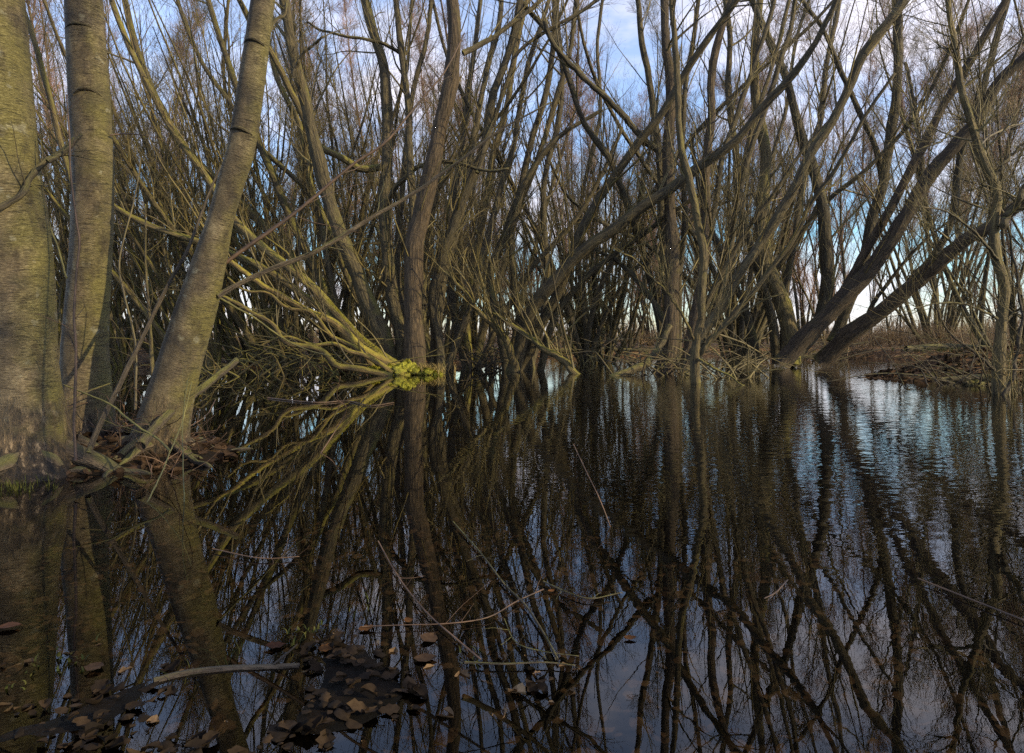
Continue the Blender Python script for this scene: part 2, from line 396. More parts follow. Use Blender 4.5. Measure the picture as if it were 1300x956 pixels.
def stem_part(root, Pt, Rd, mat, twig, nwhip=17, wl=(1., 3.8), sides=12, name='stem', tw=6, st=2, up=.5, t0=.12, ang=(18, 55), fine=True):
    o = root.location
    mb = MB(); mb.tubes(Pt, Rd, sides, seed=rng.uniform(0, 50), disp=lumpy(.045, rng.uniform(0, 6)))
    s = mb.build(name, mat, root, o)
    if nwhip:
        t_ = MB()
        A, ra = spawn(Pt[None], Rd[None], nwhip, wl, ang=ang, up=up, curl=.6, wander=.055, n=9, t0=t0, t1=1, rr=.42, rmax=.026, rmin=.006, tipr=.3)
        t_.tubes(A, ra, 5)
        if Rd[0] > .045 and nwhip > 10:
            Z_, rz = spawn(Pt[None], Rd[None], 3, (2., 5.5), ang=(28, 75), up=.15, curl=.8, wander=.085, n=9, t0=.1, t1=.9, rr=.45, rmax=.045, rmin=.02, tipr=.25)
            t_.tubes(Z_, rz, 6)
            Y_, ry = spawn(Z_, rz, 4, (.8, 2.6), ang=(20, 60), up=.3, curl=.6, wander=.07, n=9, t0=.1, rr=.5, rmax=.018, rmin=.006, tipr=.3)
            t_.tubes(Y_, ry, 4); A = np.concatenate([A, Y_]); ra = np.concatenate([ra, ry])
        B, rb = spawn(A, ra, tw, (.35, 1.5), ang=(20, 50), up=.25, curl=.4, wander=.08, n=6, t0=.15, rr=.5, rmax=.009, rmin=.0035, tipr=.4)
        t_.tubes(B, rb, 3)
        if fine:
            C, rc = spawn(B, rb, st, (.15, .6), ang=(25, 55), up=.15, wander=.1, n=4, t0=.2, rr=.6, rmax=.005, rmin=.0022, tipr=.5)
            t_.tubes(C, rc, 3)
        t_.build('twigs', twig, s, None).location = (0, 0, 0)
        s.children[0].data.transform(__import__('mathutils').Matrix.Translation(-o))
    return s

# ---- the three big trunks on the spit
def big_trunk(root, pts, D0, D1, mat, flare, seed, sides=64, n=150, name='trunk'):
    """pts: (left edge px, right edge px, row)"""
    L = np.array([[(a+b)/2, y] for a, b, y in pts]); W = np.array([b-a for a, b, y in pts])
    t = np.linspace(0, 1, len(pts)); D = D0+(D1-D0)*t
    q = np.array([[*P(x, y, d), w/2*d/F*.92] for (x, y), d, w in zip(L, D, W)])
    f = q[0].copy(); f[2] -= .35; f[3] *= 1.05; q = np.vstack([f, q])
    e = q[-1].copy(); d = q[-1]-q[-2]; d = d/np.linalg.norm(d[:3]); e = e+d*1.6; e[3] = q[-1, 3]*.85; e2 = e+d*2.4; e2[3] = q[-1, 3]*.5; e3 = e2+d*2; e3[3] = .03
    q = np.vstack([q, e, e2, e3])
    c = catmull(q, n); Pt, Rd = c[:, :3], c[:, 3]
    r = np.random.default_rng(seed); ph = r.uniform(0, 6.28, 12)
    knots = [(r.uniform(0, 6.28), r.uniform(.6, 4.5), r.uniform(-.05, .09)) for _ in range(16)]
    def dsp(a, L, R):
        z = L-.35
        lob = 1+.5*np.sin(3*a+ph[0])+.35*np.sin(5*a+ph[1])+.2*np.sin(8*a+ph[2])
        v = 1+flare*lob*np.exp(-np.clip(z+.1, 0, 9)/.16)
        v = v+.022*np.sin(2*a+ph[3]+z*.8)+.018*np.sin(3*a+ph[4]-z*2.1)+.010*np.sin(7*a+z*5+ph[5])+.006*np.sin(a+z*42+2*np.sin(a*2+ph[6]))
        v = v+.018*np.exp(-np.clip(z, 0, 9)/.5)*np.sin(13*a+3*np.sin(z*9+ph[7]))*np.sin(9*a-z*14)
        for ka, kz, kh in knots:
            da = (a-ka+np.pi) % (2*np.pi)-np.pi
            dd = (da*1.1)**2*3+((z-kz)/.07)**2
            v = v+kh*np.exp(-dd)-kh*1.2*np.exp(-dd*5)
        return v
    mb = MB(); mb.tubes(Pt, Rd, sides, seed=seed*.0, disp=dsp)
    s = mb.build(name, mat, root, root.location)
    return s, Pt, Rd

def collar(parent, root, Pt, Rd, row, arc=(200, 330), thick=.02, drop=.35, name='bark_scar'):
    """dark raised ridge of a branch scar half way round a trunk at a photo row"""
    D = Pt[:, 1]; rows = HY-(Pt[:, 2]-H0)*F/D
    i = int(np.argmin(np.abs(rows-row))); c = Pt[i]; r = Rd[i]; T = norm(Pt[i+1]-Pt[i-1])
    U = norm(np.cross(T, [0, 1., 0])); V = np.cross(T, U)
    a = np.radians(np.linspace(arc[0]-180, arc[1]-180, 18)); tt = np.linspace(-1, 1, 18)
    pts = c+(np.cos(a)[:, None]*U+np.sin(a)[:, None]*V)*r*1.0-T*(tt**2)[:, None]*drop*r
    mb = MB(); mb.tubes(pts, thick*(1-.8*np.abs(tt)**1.5)+.002, 8, disp=lumpy(.16))
    return mb.build(name, M['willow'], parent, root.location)

def limb(root, parent, pts, D0, D1, w0, w1, mat, name='branch', twigs=10, tmat=None, n=36, wl=(.3, 1.), ext=0, wob=.002, sides=10, tr=.006):
    Pt, Rd = trace(pts, D0, D1, w0, w1, n=n, ext=ext, wob=wob, root=0)
    mb = MB(); mb.tubes(Pt, Rd, sides, seed=rng.uniform(0, 9), disp=lumpy(.06, rng.uniform(0, 6)))
    if twigs:
        A, ra = spawn(Pt[None], Rd[None], twigs, wl, ang=(25, 60), up=.1, curl=.1, wander=.09, n=7, t0=.15, rr=.4, rmax=tr, rmin=.002, tipr=.3)
        mb.tubes(A, ra, 4)
        B, rb = spawn(A, ra, 3, (wl[0]*.3, wl[1]*.5), ang=(25, 55), up=.05, wander=.1, n=5, t0=.2, rr=.6, rmax=.004, rmin=.0014, tipr=.4)
        mb.tubes(B, rb, 3)
    return mb.build(name, mat, parent if parent else root, root.location if root else None)

A = empty('broad_alder', P(40, 600, 4.2), 'broadest grey trunk, cut by the left edge, yellow-green algae and cracked bark at its foot', 'tree')
sA, pA, rA = big_trunk(A, [(-60, 112, 600), (-38, 92, 560), (-22, 80, 510), (-14, 73, 470), (-14, 70, 420), (-18, 66, 350), (-26, 60, 290), (-38, 46, 210), (-50, 38, 130), (-62, 27, 0)], 4.2, 4.1, M['alder'], .17, 3)
collar(sA, A, pA, rA, 108, (225, 300), 0.0096, -0.28); collar(sA, A, pA, rA, 185, (215, 300), 0.0144, 0.44)
limb(A, sA, [(60, 205), (84, 192), (97, 178), (103, 172)], 4.05, 4.2, 8, 5, M['willow'], twigs=2, wl=(.1, .3))
limb(A, sA, [(-12, 268), (10, 258), (28, 245), (36, 228), (52, 210), (70, 198), (86, 188), (96, 176)], 3.9, 4.25, 9, 8, M['willow'], twigs=5, wl=(.15, .5))
B_ = empty('upright_alder', P(108, 572, 5.0), 'straight upright grey trunk second from the left, ringed with two branch scars', 'tree')
sB, pB, rB = big_trunk(B_, [(62, 158, 580), (72, 146, 545), (77, 140, 490), (79, 136, 440), (84, 137, 390), (90, 141, 320), (93, 143, 240), (92, 142, 180), (88, 137, 100), (83, 129, 0)], 5.0, 4.9, M['alder2'], .28, 8)
collar(sB, B_, pB, rB, 40, (225, 318), 0.0054, 0.14); collar(sB, B_, pB, rB, 118, (250, 335), 0.0120, 0.33)
C_ = empty('leaning_alder', P(192, 580, 4.7), 'smooth grey trunk leaning to the upper right, third from the left', 'tree')
sC, pC, rC = big_trunk(C_, [(160, 240, 590), (171, 240, 545), (190, 249, 490), (210, 264, 430), (226, 277, 385), (246, 288, 330), (265, 298, 275), (277, 312, 228), (289, 324, 187), (302, 336, 108), (318, 349, 0)], 4.7, 4.5, M['alder2'], .22, 14)
collar(sC, C_, pC, rC, 57, (215, 330), 0.0108, 0.28); collar(sC, C_, pC, rC, 165, (205, 330), 0.0120, 0.25)
limb(C_, sC, [(276, 376), (300, 362), (345, 341), (395, 322), (440, 297), (480, 272), (520, 249), (582, 206), (632, 167), (700, 130)], 4.6, 5.4, 9, 2.5, M['dead'], twigs=9, wl=(.3, .9))
limb(C_, sC, [(268, 346), (292, 328), (339, 294), (372, 270), (403, 245), (447, 208), (488, 180), (530, 130), (565, 88), (590, 40)], 4.6, 5.2, 7, 2, M['red_twig'], twigs=9, wl=(.3, .9))
limb(C_, sC, [(333, 60), (345, 30), (352, 22), (360, 15), (362, -10)], 4.5, 4.7, 6, 4, M['willow'], twigs=3)
limb(C_, sC, [(276, 376), (300, 390), (322, 402), (345, 420), (380, 440), (420, 452)], 4.65, 5.6, 4, 1.5, M['green_twig'], twigs=5, wl=(.2, .5))
limb(B_, sB, [(140, 172), (160, 170), (190, 173), (215, 180)], 4.9, 5.2, 2.5, 1, M['red_twig'], twigs=2, wl=(.1, .3))
# crowns above the picture
for root, s, Pt, Rd in ((A, sA, pA, rA), (B_, sB, pB, rB), (C_, sC, pC, rC)):
    mb = MB()
    a_, ra = spawn(Pt[None], Rd[None], 22, (1., 2.2), ang=(35, 65), up=.3, curl=.4, wander=.07, n=8, t0=.66, rr=.4, rmax=.04, rmin=.01, tipr=.3); mb.tubes(a_, ra, 6)
    b_, rb = spawn(a_, ra, 6, (.3, 1.), ang=(25, 55), up=.2, wander=.09, n=6, rr=.5, rmax=.01, rmin=.003); mb.tubes(b_, rb, 3)
    c_, rc = spawn(b_, rb, 3, (.15, .4), ang=(25, 55), up=.1, wander=.1, n=4, rr=.5, rmax=.005, rmin=.002); mb.tubes(c_, rc, 3)
    mb.build('crown', M['twig'], root, root.location)

def roots(root, s, Pt, Rd, n, seed, L=(.35, .9)):
    r = np.random.default_rng(seed); i = int(np.argmin(np.abs(Pt[:, 2]-.08))); c = Pt[i]; R0 = Rd[i]
    for k in range(n):
        a = r.uniform(0, 6.28) if k % 3 else r.uniform(3.6, 5.9); l = r.uniform(*L); d = np.array([math.cos(a), math.sin(a), 0]); q = []
        e = d.copy()
        for j in range(7):
            t = j/6; e = norm(e+r.normal(size=3)*.25*np.array([1, 1, 0])); p = c+d*R0*.75 if j == 0 else p+e*l/6
            q.append([*p[:2], max(.16*(1-t)**2-.03+.015*r.normal(), -.2), R0*(.16*(1-t)**1.2+.03)])
        w = catmull(np.array(q), 20); mb = MB(); mb.tubes(w[:, :3], w[:, 3], 10, disp=lumpy(.12, k)); mb.build('root', M['root'], root, root.location)
roots(A, sA, pA, rA, 9, 1); roots(B_, sB, pB, rB, 7, 2); roots(C_, sC, pC, rC, 9, 3)
# ---- thin stems on the spit
def pole(name, pts, D0, D1, w0, w1, mat, label, cat, twigs=4, group=None, wl=(.2, .6), wob=.0015, ext=0, tr=.005):
    b0 = P(*pts[0], D0); r = empty(name, b0, label, cat, group)
    limb(r, None, pts, D0, D1, w0, w1, mat, name='stem', twigs=twigs, wl=wl, wob=wob, ext=ext, tr=tr)
    return r
pole('sapling', [(96, 585), (93, 545), (95, 500), (96, 440), (93, 400), (96, 345), (100, 310), (96, 280), (92, 240), (90, 180), (86, 120)], 3.9, 4.1, 5, 2, M['red_twig'], 'thin reddish sapling rising in front of the two left trunks', 'sapling', 7, wl=(.15, .5))
pole('sapling', [(92, 560), (100, 380), (96, 260), (78, 190), (66, 140), (47, 62), (27, 0)], 5.4, 5.6, 11, 7, M['mossy'], 'olive green slender sapling leaning left between the two leftmost trunks', 'sapling', 12, wl=(.4, 1.2), ext=2)
pole('dead_pole', [(112, 575), (124, 545), (150, 490), (176, 438), (205, 382), (236, 322), (256, 275), (270, 240), (283, 210)], 4.1, 5.0, 9, 3.5, M['dead'], 'long bare grey pole propped across between the second and third trunk', 'branch', 8)
pole('broken_branch', [(178, 566), (200, 540), (238, 506), (275, 478), (301, 457)], 4.25, 5.1, 17, 9, M['dead'], 'thick broken branch leaning out over the water right of the leaning trunk', 'branch', 3)
pole('green_stick', [(216, 572), (200, 556), (180, 543), (160, 528), (140, 512), (82, 487)], 3.95, 4.4, 4, 2, M['green_twig'], 'green stick slanting across the foot of the left trunks', 'stick', 2)
pole('green_stick', [(185, 640), (213, 575), (232, 530), (243, 485)], 3.4, 4.1, 2.6, 1.3, M['green_twig'], 'yellow-green stick standing out of the water by the leaning trunk', 'stick', 1)
pole('green_stick', [(234, 660), (234, 590), (232, 540), (240, 480)], 3.35, 3.9, 2, 1.1, M['green_twig'], 'thin upright green stick in the water right of the leaning trunk', 'stick', 1)
pole('green_stick', [(85, 353), (72, 310), (60, 275), (50, 250), (44, 225)], 4.3, 4.5, 3.4, 2, M['green_twig'], 'short yellow-green twig crossing between the two leftmost trunks at mid height', 'stick', 1)
pole('pale_twig', [(76, 512), (100, 502), (125, 492), (150, 484)], 4.4, 4.8, 3, 1.5, M['dead'], 'pale dead twig lying against the foot of the upright trunk', 'stick', 2)
pole('sapling', [(172, 520), (173, 440), (160, 380), (152, 330), (170, 260), (180, 200)], 5.6, 6., 4, 2, M['twig'], 'thin olive sapling between the upright trunk and the leaning trunk', 'sapling', 10, wl=(.3, .8))
pole('sapling', [(196, 500), (192, 430), (188, 380), (185, 320), (184, 260)], 6.0, 6.2, 6, 2, M['mossy'], 'short mossy sapling behind the propped grey pole', 'sapling', 10, wl=(.3, .8))

# ---- centre willow
def willow(name, loc, label, specs, cat='tree', group=None):
    root = empty(name, loc, label, cat, group)
    for sp in specs:
        pts, D0, D1, w0, w1 = sp[:5]; kw = dict(sp[5]) if len(sp) > 5 else {}
        mat = kw.pop('mat', M['willow']); tw = kw.pop('tmat', M['twig']); ex = kw.pop('ext', 2.8); rt = kw.pop('root', .35)
        Pt, Rd = trace(pts, D0, D1, w0, w1, ext=ex, root=rt, wob=kw.pop('wob', .012))
        stem_part(root, Pt, Rd, mat, tw, **kw)
    return root
MO = dict(mat=M['mossy'])
cw = willow('willow', P(520, 472, 17.5), 'dark many-stemmed willow at the centre of the far bank, sunlit yellow moss at its foot', [
    ([(498, 462), (491, 448), (485, 425), (466, 382), (450, 338), (435, 300), (421, 258), (412, 225), (403, 188), (391, 125), (375, 63), (366, 0)], 17.5, 16, 27, 14),
    ([(512, 465), (510, 440), (504, 413), (496, 375), (488, 313), (485, 250), (487, 215), (489, 172), (487, 125), (485, 78), (475, 45), (463, 0)], 17.5, 18.5, 22, 14),
    ([(527, 468), (526, 438), (524, 375), (525, 313), (535, 275), (548, 219), (560, 157), (573, 94), (576, 47), (573, 0)], 17.2, 16, 32, 19, dict(mat=M['willow_red'])),
    ([(522, 300), (526, 266), (522, 220), (519, 157), (513, 94), (506, 31), (503, 0)], 17.2, 18, 13, 9, dict(root=0)),
    ([(558, 466), (557, 438), (551, 400), (551, 375), (560, 335), (576, 285), (590, 250), (604, 220), (620, 172), (626, 125), (638, 94), (651, 47), (660, 0)], 17.6, 16.8, 17, 11, dict(mat=M['willow'])),
    ([(545, 468), (556, 400), (566, 340), (582, 290), (594, 230), (606, 150), (616, 90), (632, 40), (636, 0)], 17.6, 19, 14, 8),
    ([(606, 220), (640, 110), (652, 70), (682, 45), (720, 22), (750, 0)], 16.8, 17.5, 8, 5, dict(root=0)),
    ([(588, 68), (610, 58), (650, 32), (690, 2)], 16.2, 17, 9, 6, dict(root=0)),
    ([(487, 266), (500, 240), (516, 225), (540, 210), (575, 207), (600, 214), (625, 218), (648, 215)], 17.9, 16.5, 9, 4, dict(root=0, nwhip=10)),
    # curved mossy branch on the left stems
    ([(485, 212), (475, 214), (455, 214), (435, 201), (418, 194), (403, 186), (388, 158), (370, 122), (355, 88), (341, 62), (318, 30), (300, 0)], 18, 16.5, 12, 8, dict(root=0, mat=M['mossy'])),
    ([(372, 98), (382, 70), (398, 55), (412, 45)], 15.9, 15.6, 6, 4, dict(root=0, nwhip=3)),
    ([(512, 70), (480, 55), (440, 48), (400, 38), (382, 28)], 18, 17, 6, 3.5, dict(root=0, nwhip=6)),
    # low limbs sweeping to the upper left, sunlit moss
    ([(517, 474), (500, 470), (478, 455), (457, 441), (425, 412), (394, 399), (360, 380), (331, 363), (300, 338), (270, 320)], 16.6, 15.5, 19, 6, dict(mat=M['moss_limb'], root=.1, nwhip=8)),
    ([(510, 468), (485, 452), (457, 430), (425, 394), (394, 360), (356, 332), (319, 300), (296, 278), (262, 225), (225, 175), (190, 110), (160, 50), (140, 0)], 17, 17, 17, 8, dict(mat=M['mossy'], root=.1)),
    ([(478, 474), (447, 468), (425, 464), (403, 445), (375, 440), (356, 436), (341, 413), (315, 398), (285, 380), (255, 372)], 15.8, 15.2, 11, 5, dict(mat=M['moss_limb'], root=.1, nwhip=8)),
    ([(492, 468), (470, 452), (448, 446), (425, 436), (398, 438), (372, 428), (352, 430), (330, 440)], 16, 15.4, 9, 3, dict(mat=M['moss_limb'], root=.1, nwhip=6, wl=(.4, 1.6), up=.1)),
    ([(470, 462), (450, 440), (420, 425), (398, 398), (370, 392), (345, 372), (318, 370), (292, 352)], 16.3, 15.2, 8, 3, dict(mat=M['moss_limb'], root=.1, nwhip=6, wl=(.4, 1.6), up=.1)),
    ([(440, 425), (415, 400), (405, 378), (380, 352), (366, 322), (340, 300)], 16.5, 16, 7, 3, dict(mat=M['moss_limb'], root=0, nwhip=6, wl=(.4, 1.6))),
    ([(480, 458), (440, 410), (405, 350), (375, 290), (350, 230), (322, 160), (300, 100), (280, 40), (268, 0)], 18.5, 19, 15, 8, MO),
    ([(470, 455), (430, 400), (385, 345), (340, 290), (290, 240), (240, 190), (205, 130), (180, 70), (165, 10)], 18.8, 19.5, 15, 8, MO),
    ([(480, 462), (445, 425), (400, 385), (345, 345), (290, 318), (235, 300), (190, 285), (150, 262), (120, 238)], 18.0, 17, 14, 8, MO),
    ([(492, 455), (462, 400), (440, 350), (425, 310), (405, 270), (388, 220), (378, 160), (350, 100), (335, 40), (330, 0)], 19, 20, 12, 7, MO),
    ([(430, 400), (420, 350), (410, 300), (395, 250), (350, 205), (320, 180), (290, 130), (262, 90), (240, 40), (225, 0)], 18.5, 20, 10, 6, dict(root=0)),
    ([(548, 466), (540, 420), (538, 360), (545, 300), (556, 250), (560, 200), (566, 150)], 18.4, 19, 10, 6),
    ([(536, 466), (512, 380), (508, 320), (515, 260), (520, 190), (526, 120), (540, 60), (548, 0)], 18.8, 20, 11, 7),
    ([(566, 466), (585, 420), (600, 380), (612, 320), (628, 260), (645, 200), (655, 140), (668, 80), (690, 20)], 18.2, 19.5, 12, 7),
])
# root crown: lumpy buttress with moss cushions
def root_crown(root, px, py, D, wpx, hpx, mat, n=26, seed=0):
    r = np.random.default_rng(seed); mb = MB(); c = P(px, py, D); w = wpx/2*D/F; h = hpx*D/F
    for k in range(n):
        a = r.uniform(0, 6.28); q = r.uniform(.2, 1.)
        top = c+np.array([math.cos(a)*w*.35*q, math.sin(a)*w*.3*q, h*r.uniform(.5, 1.)])
        bot = c+np.array([math.cos(a)*w*(.6+.5*q), math.sin(a)*w*(.5+.4*q), -.3])
        mid = (top+bot)/2+np.array([0, 0, -h*.1]); rad = r.uniform(.05, .13)*w/.7
        pt = catmull(np.array([[*top, rad*.6], [*mid, rad], [*bot, rad*.5]]), 10)
        mb.tubes(pt[:, :3], pt[:, 3], 8, disp=lumpy(.12, k))
    return mb.build('root_crown', mat, root, root.location)
root_crown(cw, 524, 474, 17.2, 62, 26, M['willow'], seed=1)
def cushion(mb, c, rx, ry, rz, seed, n=36):
    r = np.random.default_rng(seed); th = np.linspace(0, np.pi*2, n, endpoint=False); ph = np.linspace(.0, np.pi*.62, 9)
    T, Q = np.meshgrid(th, ph); d = 1+.16*np.sin(3*T+seed)+.12*np.sin(5*T+6*Q+seed)+.10*np.sin(9*T-11*Q+seed)+.09*r.normal(size=T.shape)
    v = np.stack([c[0]+rx*np.sin(Q)*np.cos(T)*d, c[1]+ry*np.sin(Q)*np.sin(T)*d, c[2]+rz*np.cos(Q)*d], -1)
    i = np.arange(9*n).reshape(9, n); f = np.stack([i[:-1], np.roll(i, -1, 1)[:-1], np.roll(i, -1, 1)[1:], i[1:]], -1)
    mb.raw(v, f.reshape(-1, 4)); return v.reshape(-1, 3)
def tufts(mb, pts, n, L, lean=.5, w=.006, seed=0, droop=.5):
    """grass or moss blades as narrow bent strips"""
    r = np.random.default_rng(seed); p = pts[r.integers(0, len(pts), n)]+r.normal(size=(n, 3))*.01
    a = r.uniform(0, 6.28, n); d = np.stack([np.cos(a), np.sin(a), 0*a], 1); l = r.uniform(L[0], L[1], n)
    s = np.stack([-d[:, 1], d[:, 0], 0*a], 1)*w*.5; V = []
    for k in range(5):
        t = k/4; c = p+d*(lean*l*t*t)[:, None]+np.array([0, 0, 1])*(l*(t-droop*t*t*t))[:, None]
        V += [c-s*(1-.85*t), c+s*(1-.85*t)]
    V = np.stack(V, 1); b = np.arange(n)[:, None]*10
    f = np.stack([np.stack([b[:, 0]+2*k, b[:, 0]+2*k+1, b[:, 0]+2*k+3, b[:, 0]+2*k+2], 1) for k in range(4)], 1)
    mb.raw(V.reshape(-1, 3), f.reshape(-1, 4))
mb = MB(); vs = []; cb = MB()
for i, (px, py, sx, sz) in enumerate([(508, 468, .30, .20), (496, 465, .26, .13), (517, 462, .20, .17), (484, 468, .24, .09), (526, 466, .15, .14), (542, 468, .20, .11), (553, 470, .16, .07), (474, 464, .18, .08)]):
    vs.append(cushion(cb, P(px, py+6, 16.2), sx*.95, sx*.75, sz*.9, i))
cb.build('moss_hummock', M['moss_mat'], cw, cw.location)
for o_, y0_ in (([(517, 474), (500, 470), (478, 455), (457, 441), (425, 412), (394, 399)], 16.6), ([(510, 468), (485, 452), (457, 430), (425, 394), (394, 360)], 17.)):
    pt_, rd_ = trace(o_, y0_, y0_-.5, 15, 11, n=120, ext=0, root=0, wob=0); k_ = int(120*.8)
    for q_ in range(5): vs.append((pt_+np.array([0, -.05+.03*q_, 0])+np.c_[0*rd_, 0*rd_, rd_*.8])[:k_])
tufts(mb, np.concatenate(vs), 11000, (.015, .06), w=.008, seed=3, lean=1.2)
mb.build('moss', M['moss'], cw, cw.location)

# ---- right part of the centre
willow('willow', P(664, 458, 19), 'willow right of the centre with long dark limbs crossing to the upper right', [
    ([(655, 458), (669, 400), (691, 369), (732, 322), (754, 306), (780, 290), (807, 267), (838, 248), (863, 229), (889, 210), (932, 179), (964, 138), (998, 103), (1030, 60), (1060, 0)], 18, 15, 22, 8),
    ([(668, 456), (680, 420), (700, 380), (722, 330), (735, 295), (754, 260), (785, 213), (816, 170), (845, 132), (870, 88), (901, 41), (932, 0)], 18.5, 15.5, 17, 10),
    ([(690, 458), (705, 400), (740, 355), (775, 325), (810, 300), (850, 270), (905, 235)], 18.5, 17, 12, 6),
    ([(672, 458), (660, 400), (650, 350), (648, 300), (660, 240), (672, 180), (690, 120), (700, 60), (700, 0)], 20, 20, 14, 8),
    ([(676, 456), (690, 400), (694, 340), (690, 290), (688, 230), (705, 160), (712, 100), (706, 40), (704, 0)], 21, 22, 12, 7),
    ([(640, 456), (630, 400), (622, 350), (640, 300), (662, 245), (690, 200), (720, 170), (770, 140)], 18.6, 19, 14, 6),
    ([(648, 452), (640, 430), (612, 400), (590, 372), (566, 345)], 17.5, 16.5, 12, 5, MO),
    ([(728, 470), (715, 455), (690, 440), (660, 420), (625, 398)], 16.8, 17, 12, 5, MO),
])
willow('willow', P(600, 460, 20), 'crowded olive-stemmed willow just behind the central one on its right', [
    ([(596, 460), (590, 400), (600, 330), (612, 260), (622, 200), (640, 130), (650, 60), (664, 0)], 21, 22, 13, 8, MO),
    ([(604, 460), (618, 400), (640, 330), (655, 270), (680, 210), (700, 150), (722, 80), (735, 0)], 21, 22, 12, 7, MO),
    ([(590, 460), (576, 400), (570, 330), (575, 260), (588, 190), (596, 120), (605, 50), (610, 0)], 21, 23, 12, 7),
    ([(610, 460), (640, 400), (675, 340), (720, 290), (760, 230), (790, 160)], 20, 20, 11, 5),
])
willow('willow', P(855, 462, 16), 'tall dark willow clump standing in the water right of centre', [
    ([(845, 466), (851, 430), (852, 375), (854, 313), (852, 250), (851, 200), (856, 125), (851, 63), (848, 0)], 17, 17, 24, 12, dict(mat=M['willow_red'])),
    ([(835, 468), (850, 420), (846, 350), (842, 270), (840, 210), (834, 150), (826, 90), (819, 50), (814, 0)], 17.5, 18, 14, 9),
    ([(870, 466), (880, 420), (893, 360), (900, 300), (899, 240), (902, 190), (907, 157), (907, 94), (914, 56), (924, 15), (935, -5)], 17, 16.5, 18, 11, dict(mat=M['willow_red'])),
    ([(806, 468), (820, 462), (836, 440), (850, 415)], 16.2, 16.8, 12, 9, dict(nwhip=3)),
    ([(850, 420), (820, 370), (790, 335), (765, 320), (740, 305)], 17.2, 18.5, 11, 5, dict(root=0)),
    ([(878, 454), (895, 420), (917, 391), (940, 345), (964, 313), (995, 266), (1013, 235), (1032, 195), (1057, 160), (1085, 104), (1101, 66), (1138, 16), (1150, 0)], 16, 14.5, 16, 13),
    ([(882, 458), (898, 435), (932, 397), (967, 357), (1000, 316), (1020, 280), (1035, 250), (1054, 226), (1085, 170), (1110, 130), (1135, 95)], 16, 14, 10, 5),
    ([(876, 450), (890, 400), (915, 350), (950, 292), (991, 232), (1019, 188), (1054, 150), (1080, 110)], 17, 16, 10, 4),
    ([(872, 446), (890, 370), (905, 290), (923, 195), (939, 150), (951, 110), (976, 31), (985, 0)], 17.5, 18, 11, 7),
    ([(862, 446), (862, 360), (868, 300), (870, 240), (866, 180), (868, 110), (880, 40), (885, 0)], 18, 18.5, 10, 7),
    ([(846, 446), (830, 380), (815, 320), (790, 250), (770, 200), (735, 150), (703, 60), (669, 16), (655, 0)], 18, 17, 12, 8),
    ([(880, 450), (905, 400), (925, 330), (935, 260), (950, 200), (975, 130), (1000, 50), (1010, 0)], 18, 18.5, 11, 7),
    ([(835, 191), (813, 173), (776, 135), (744, 104), (703, 60), (690, 30)], 17, 16, 11, 7, dict(root=0, nwhip=6)),
    ([(893, 430), (910, 370), (930, 290), (945, 220), (962, 150), (985, 80), (1005, 0)], 19, 20, 9, 6, MO),
])
willow('young_willow', P(885, 486, 13.1), 'slim curving willow stem with a sunlit edge, nearest in the water right of centre', [
    ([(885, 486), (884, 438), (892, 400), (891, 380), (894, 330), (888, 290), (879, 235), (867, 188), (862, 141), (859, 94), (854, 31), (852, 0)], 13.1, 13, 15, 8, dict(mat=M['mossy'], nwhip=10)),
    ([(885, 460), (900, 430), (930, 400), (960, 380), (985, 372)], 13.1, 12.4, 6, 2, dict(mat=M['mossy'], root=0, nwhip=8, wl=(.4, 1.2))),
    ([(884, 440), (860, 395), (835, 360), (810, 335), (780, 318)], 13.1, 12, 5, 2, dict(mat=M['mossy'], root=0, nwhip=8, wl=(.4, 1.2))),
    ([(886, 455), (912, 470), (930, 480), (945, 487)], 13, 12.4, 5, 2, dict(mat=M['mossy'], root=0, nwhip=3, wl=(.2, .6))),
])
willow('leaning_willow', P(1010, 446, 22), 'red-brown willow on the far right bank whose thick trunk leans hard right and forks', [
    ([(1005, 447), (1022, 428), (1045, 405), (1080, 368), (1110, 332), (1145, 276), (1182, 217), (1210, 185), (1242, 144), (1267, 104), (1300, 72), (1330, 40)], 20, 17, 27, 14, dict(mat=M['willow_red'])),
    ([(1060, 390), (1092, 330), (1119, 279), (1151, 220), (1176, 176), (1195, 132), (1220, 94), (1248, 47), (1278, 0)], 19.7, 18, 15, 11, dict(mat=M['willow_red'], root=0)),
    ([(1012, 446), (1038, 415), (1050, 365), (1048, 313), (1047, 270), (1038, 220), (1019, 166), (1003, 100), (985, 60), (969, 20), (960, 0)], 21, 21, 22, 9),
    ([(1062, 420), (1090, 350), (1107, 273), (1120, 235), (1126, 188), (1135, 126), (1138, 63), (1135, 0)], 21.5, 21.5, 17, 13),
    ([(1122, 235), (1112, 185), (1090, 140), (1070, 90), (1050, 40), (1025, 0)], 21.5, 21.5, 10, 6, dict(root=0)),
    ([(1170, 222), (1160, 150), (1150, 100), (1145, 80)], 19, 20, 8, 4, dict(root=0)),
])
willow('leaning_willow', P(1066, 444, 23), 'low willow with one long bowed trunk reaching right towards the picture edge', [
    ([(1058, 446), (1075, 430), (1101, 410), (1138, 382), (1170, 356), (1201, 328), (1232, 303), (1264, 287), (1300, 259), (1340, 230)], 21, 17, 26, 16, dict(mat=M['willow_red'])),
    ([(1140, 380), (1158, 352), (1176, 335), (1201, 291), (1212, 240), (1218, 200), (1240, 140), (1262, 60), (1280, 0)], 20, 20, 12, 9, dict(root=0)),
    ([(1092, 418), (1120, 372), (1150, 330), (1180, 300), (1222, 270)], 20.6, 19.5, 7, 3, dict(root=0)),
])
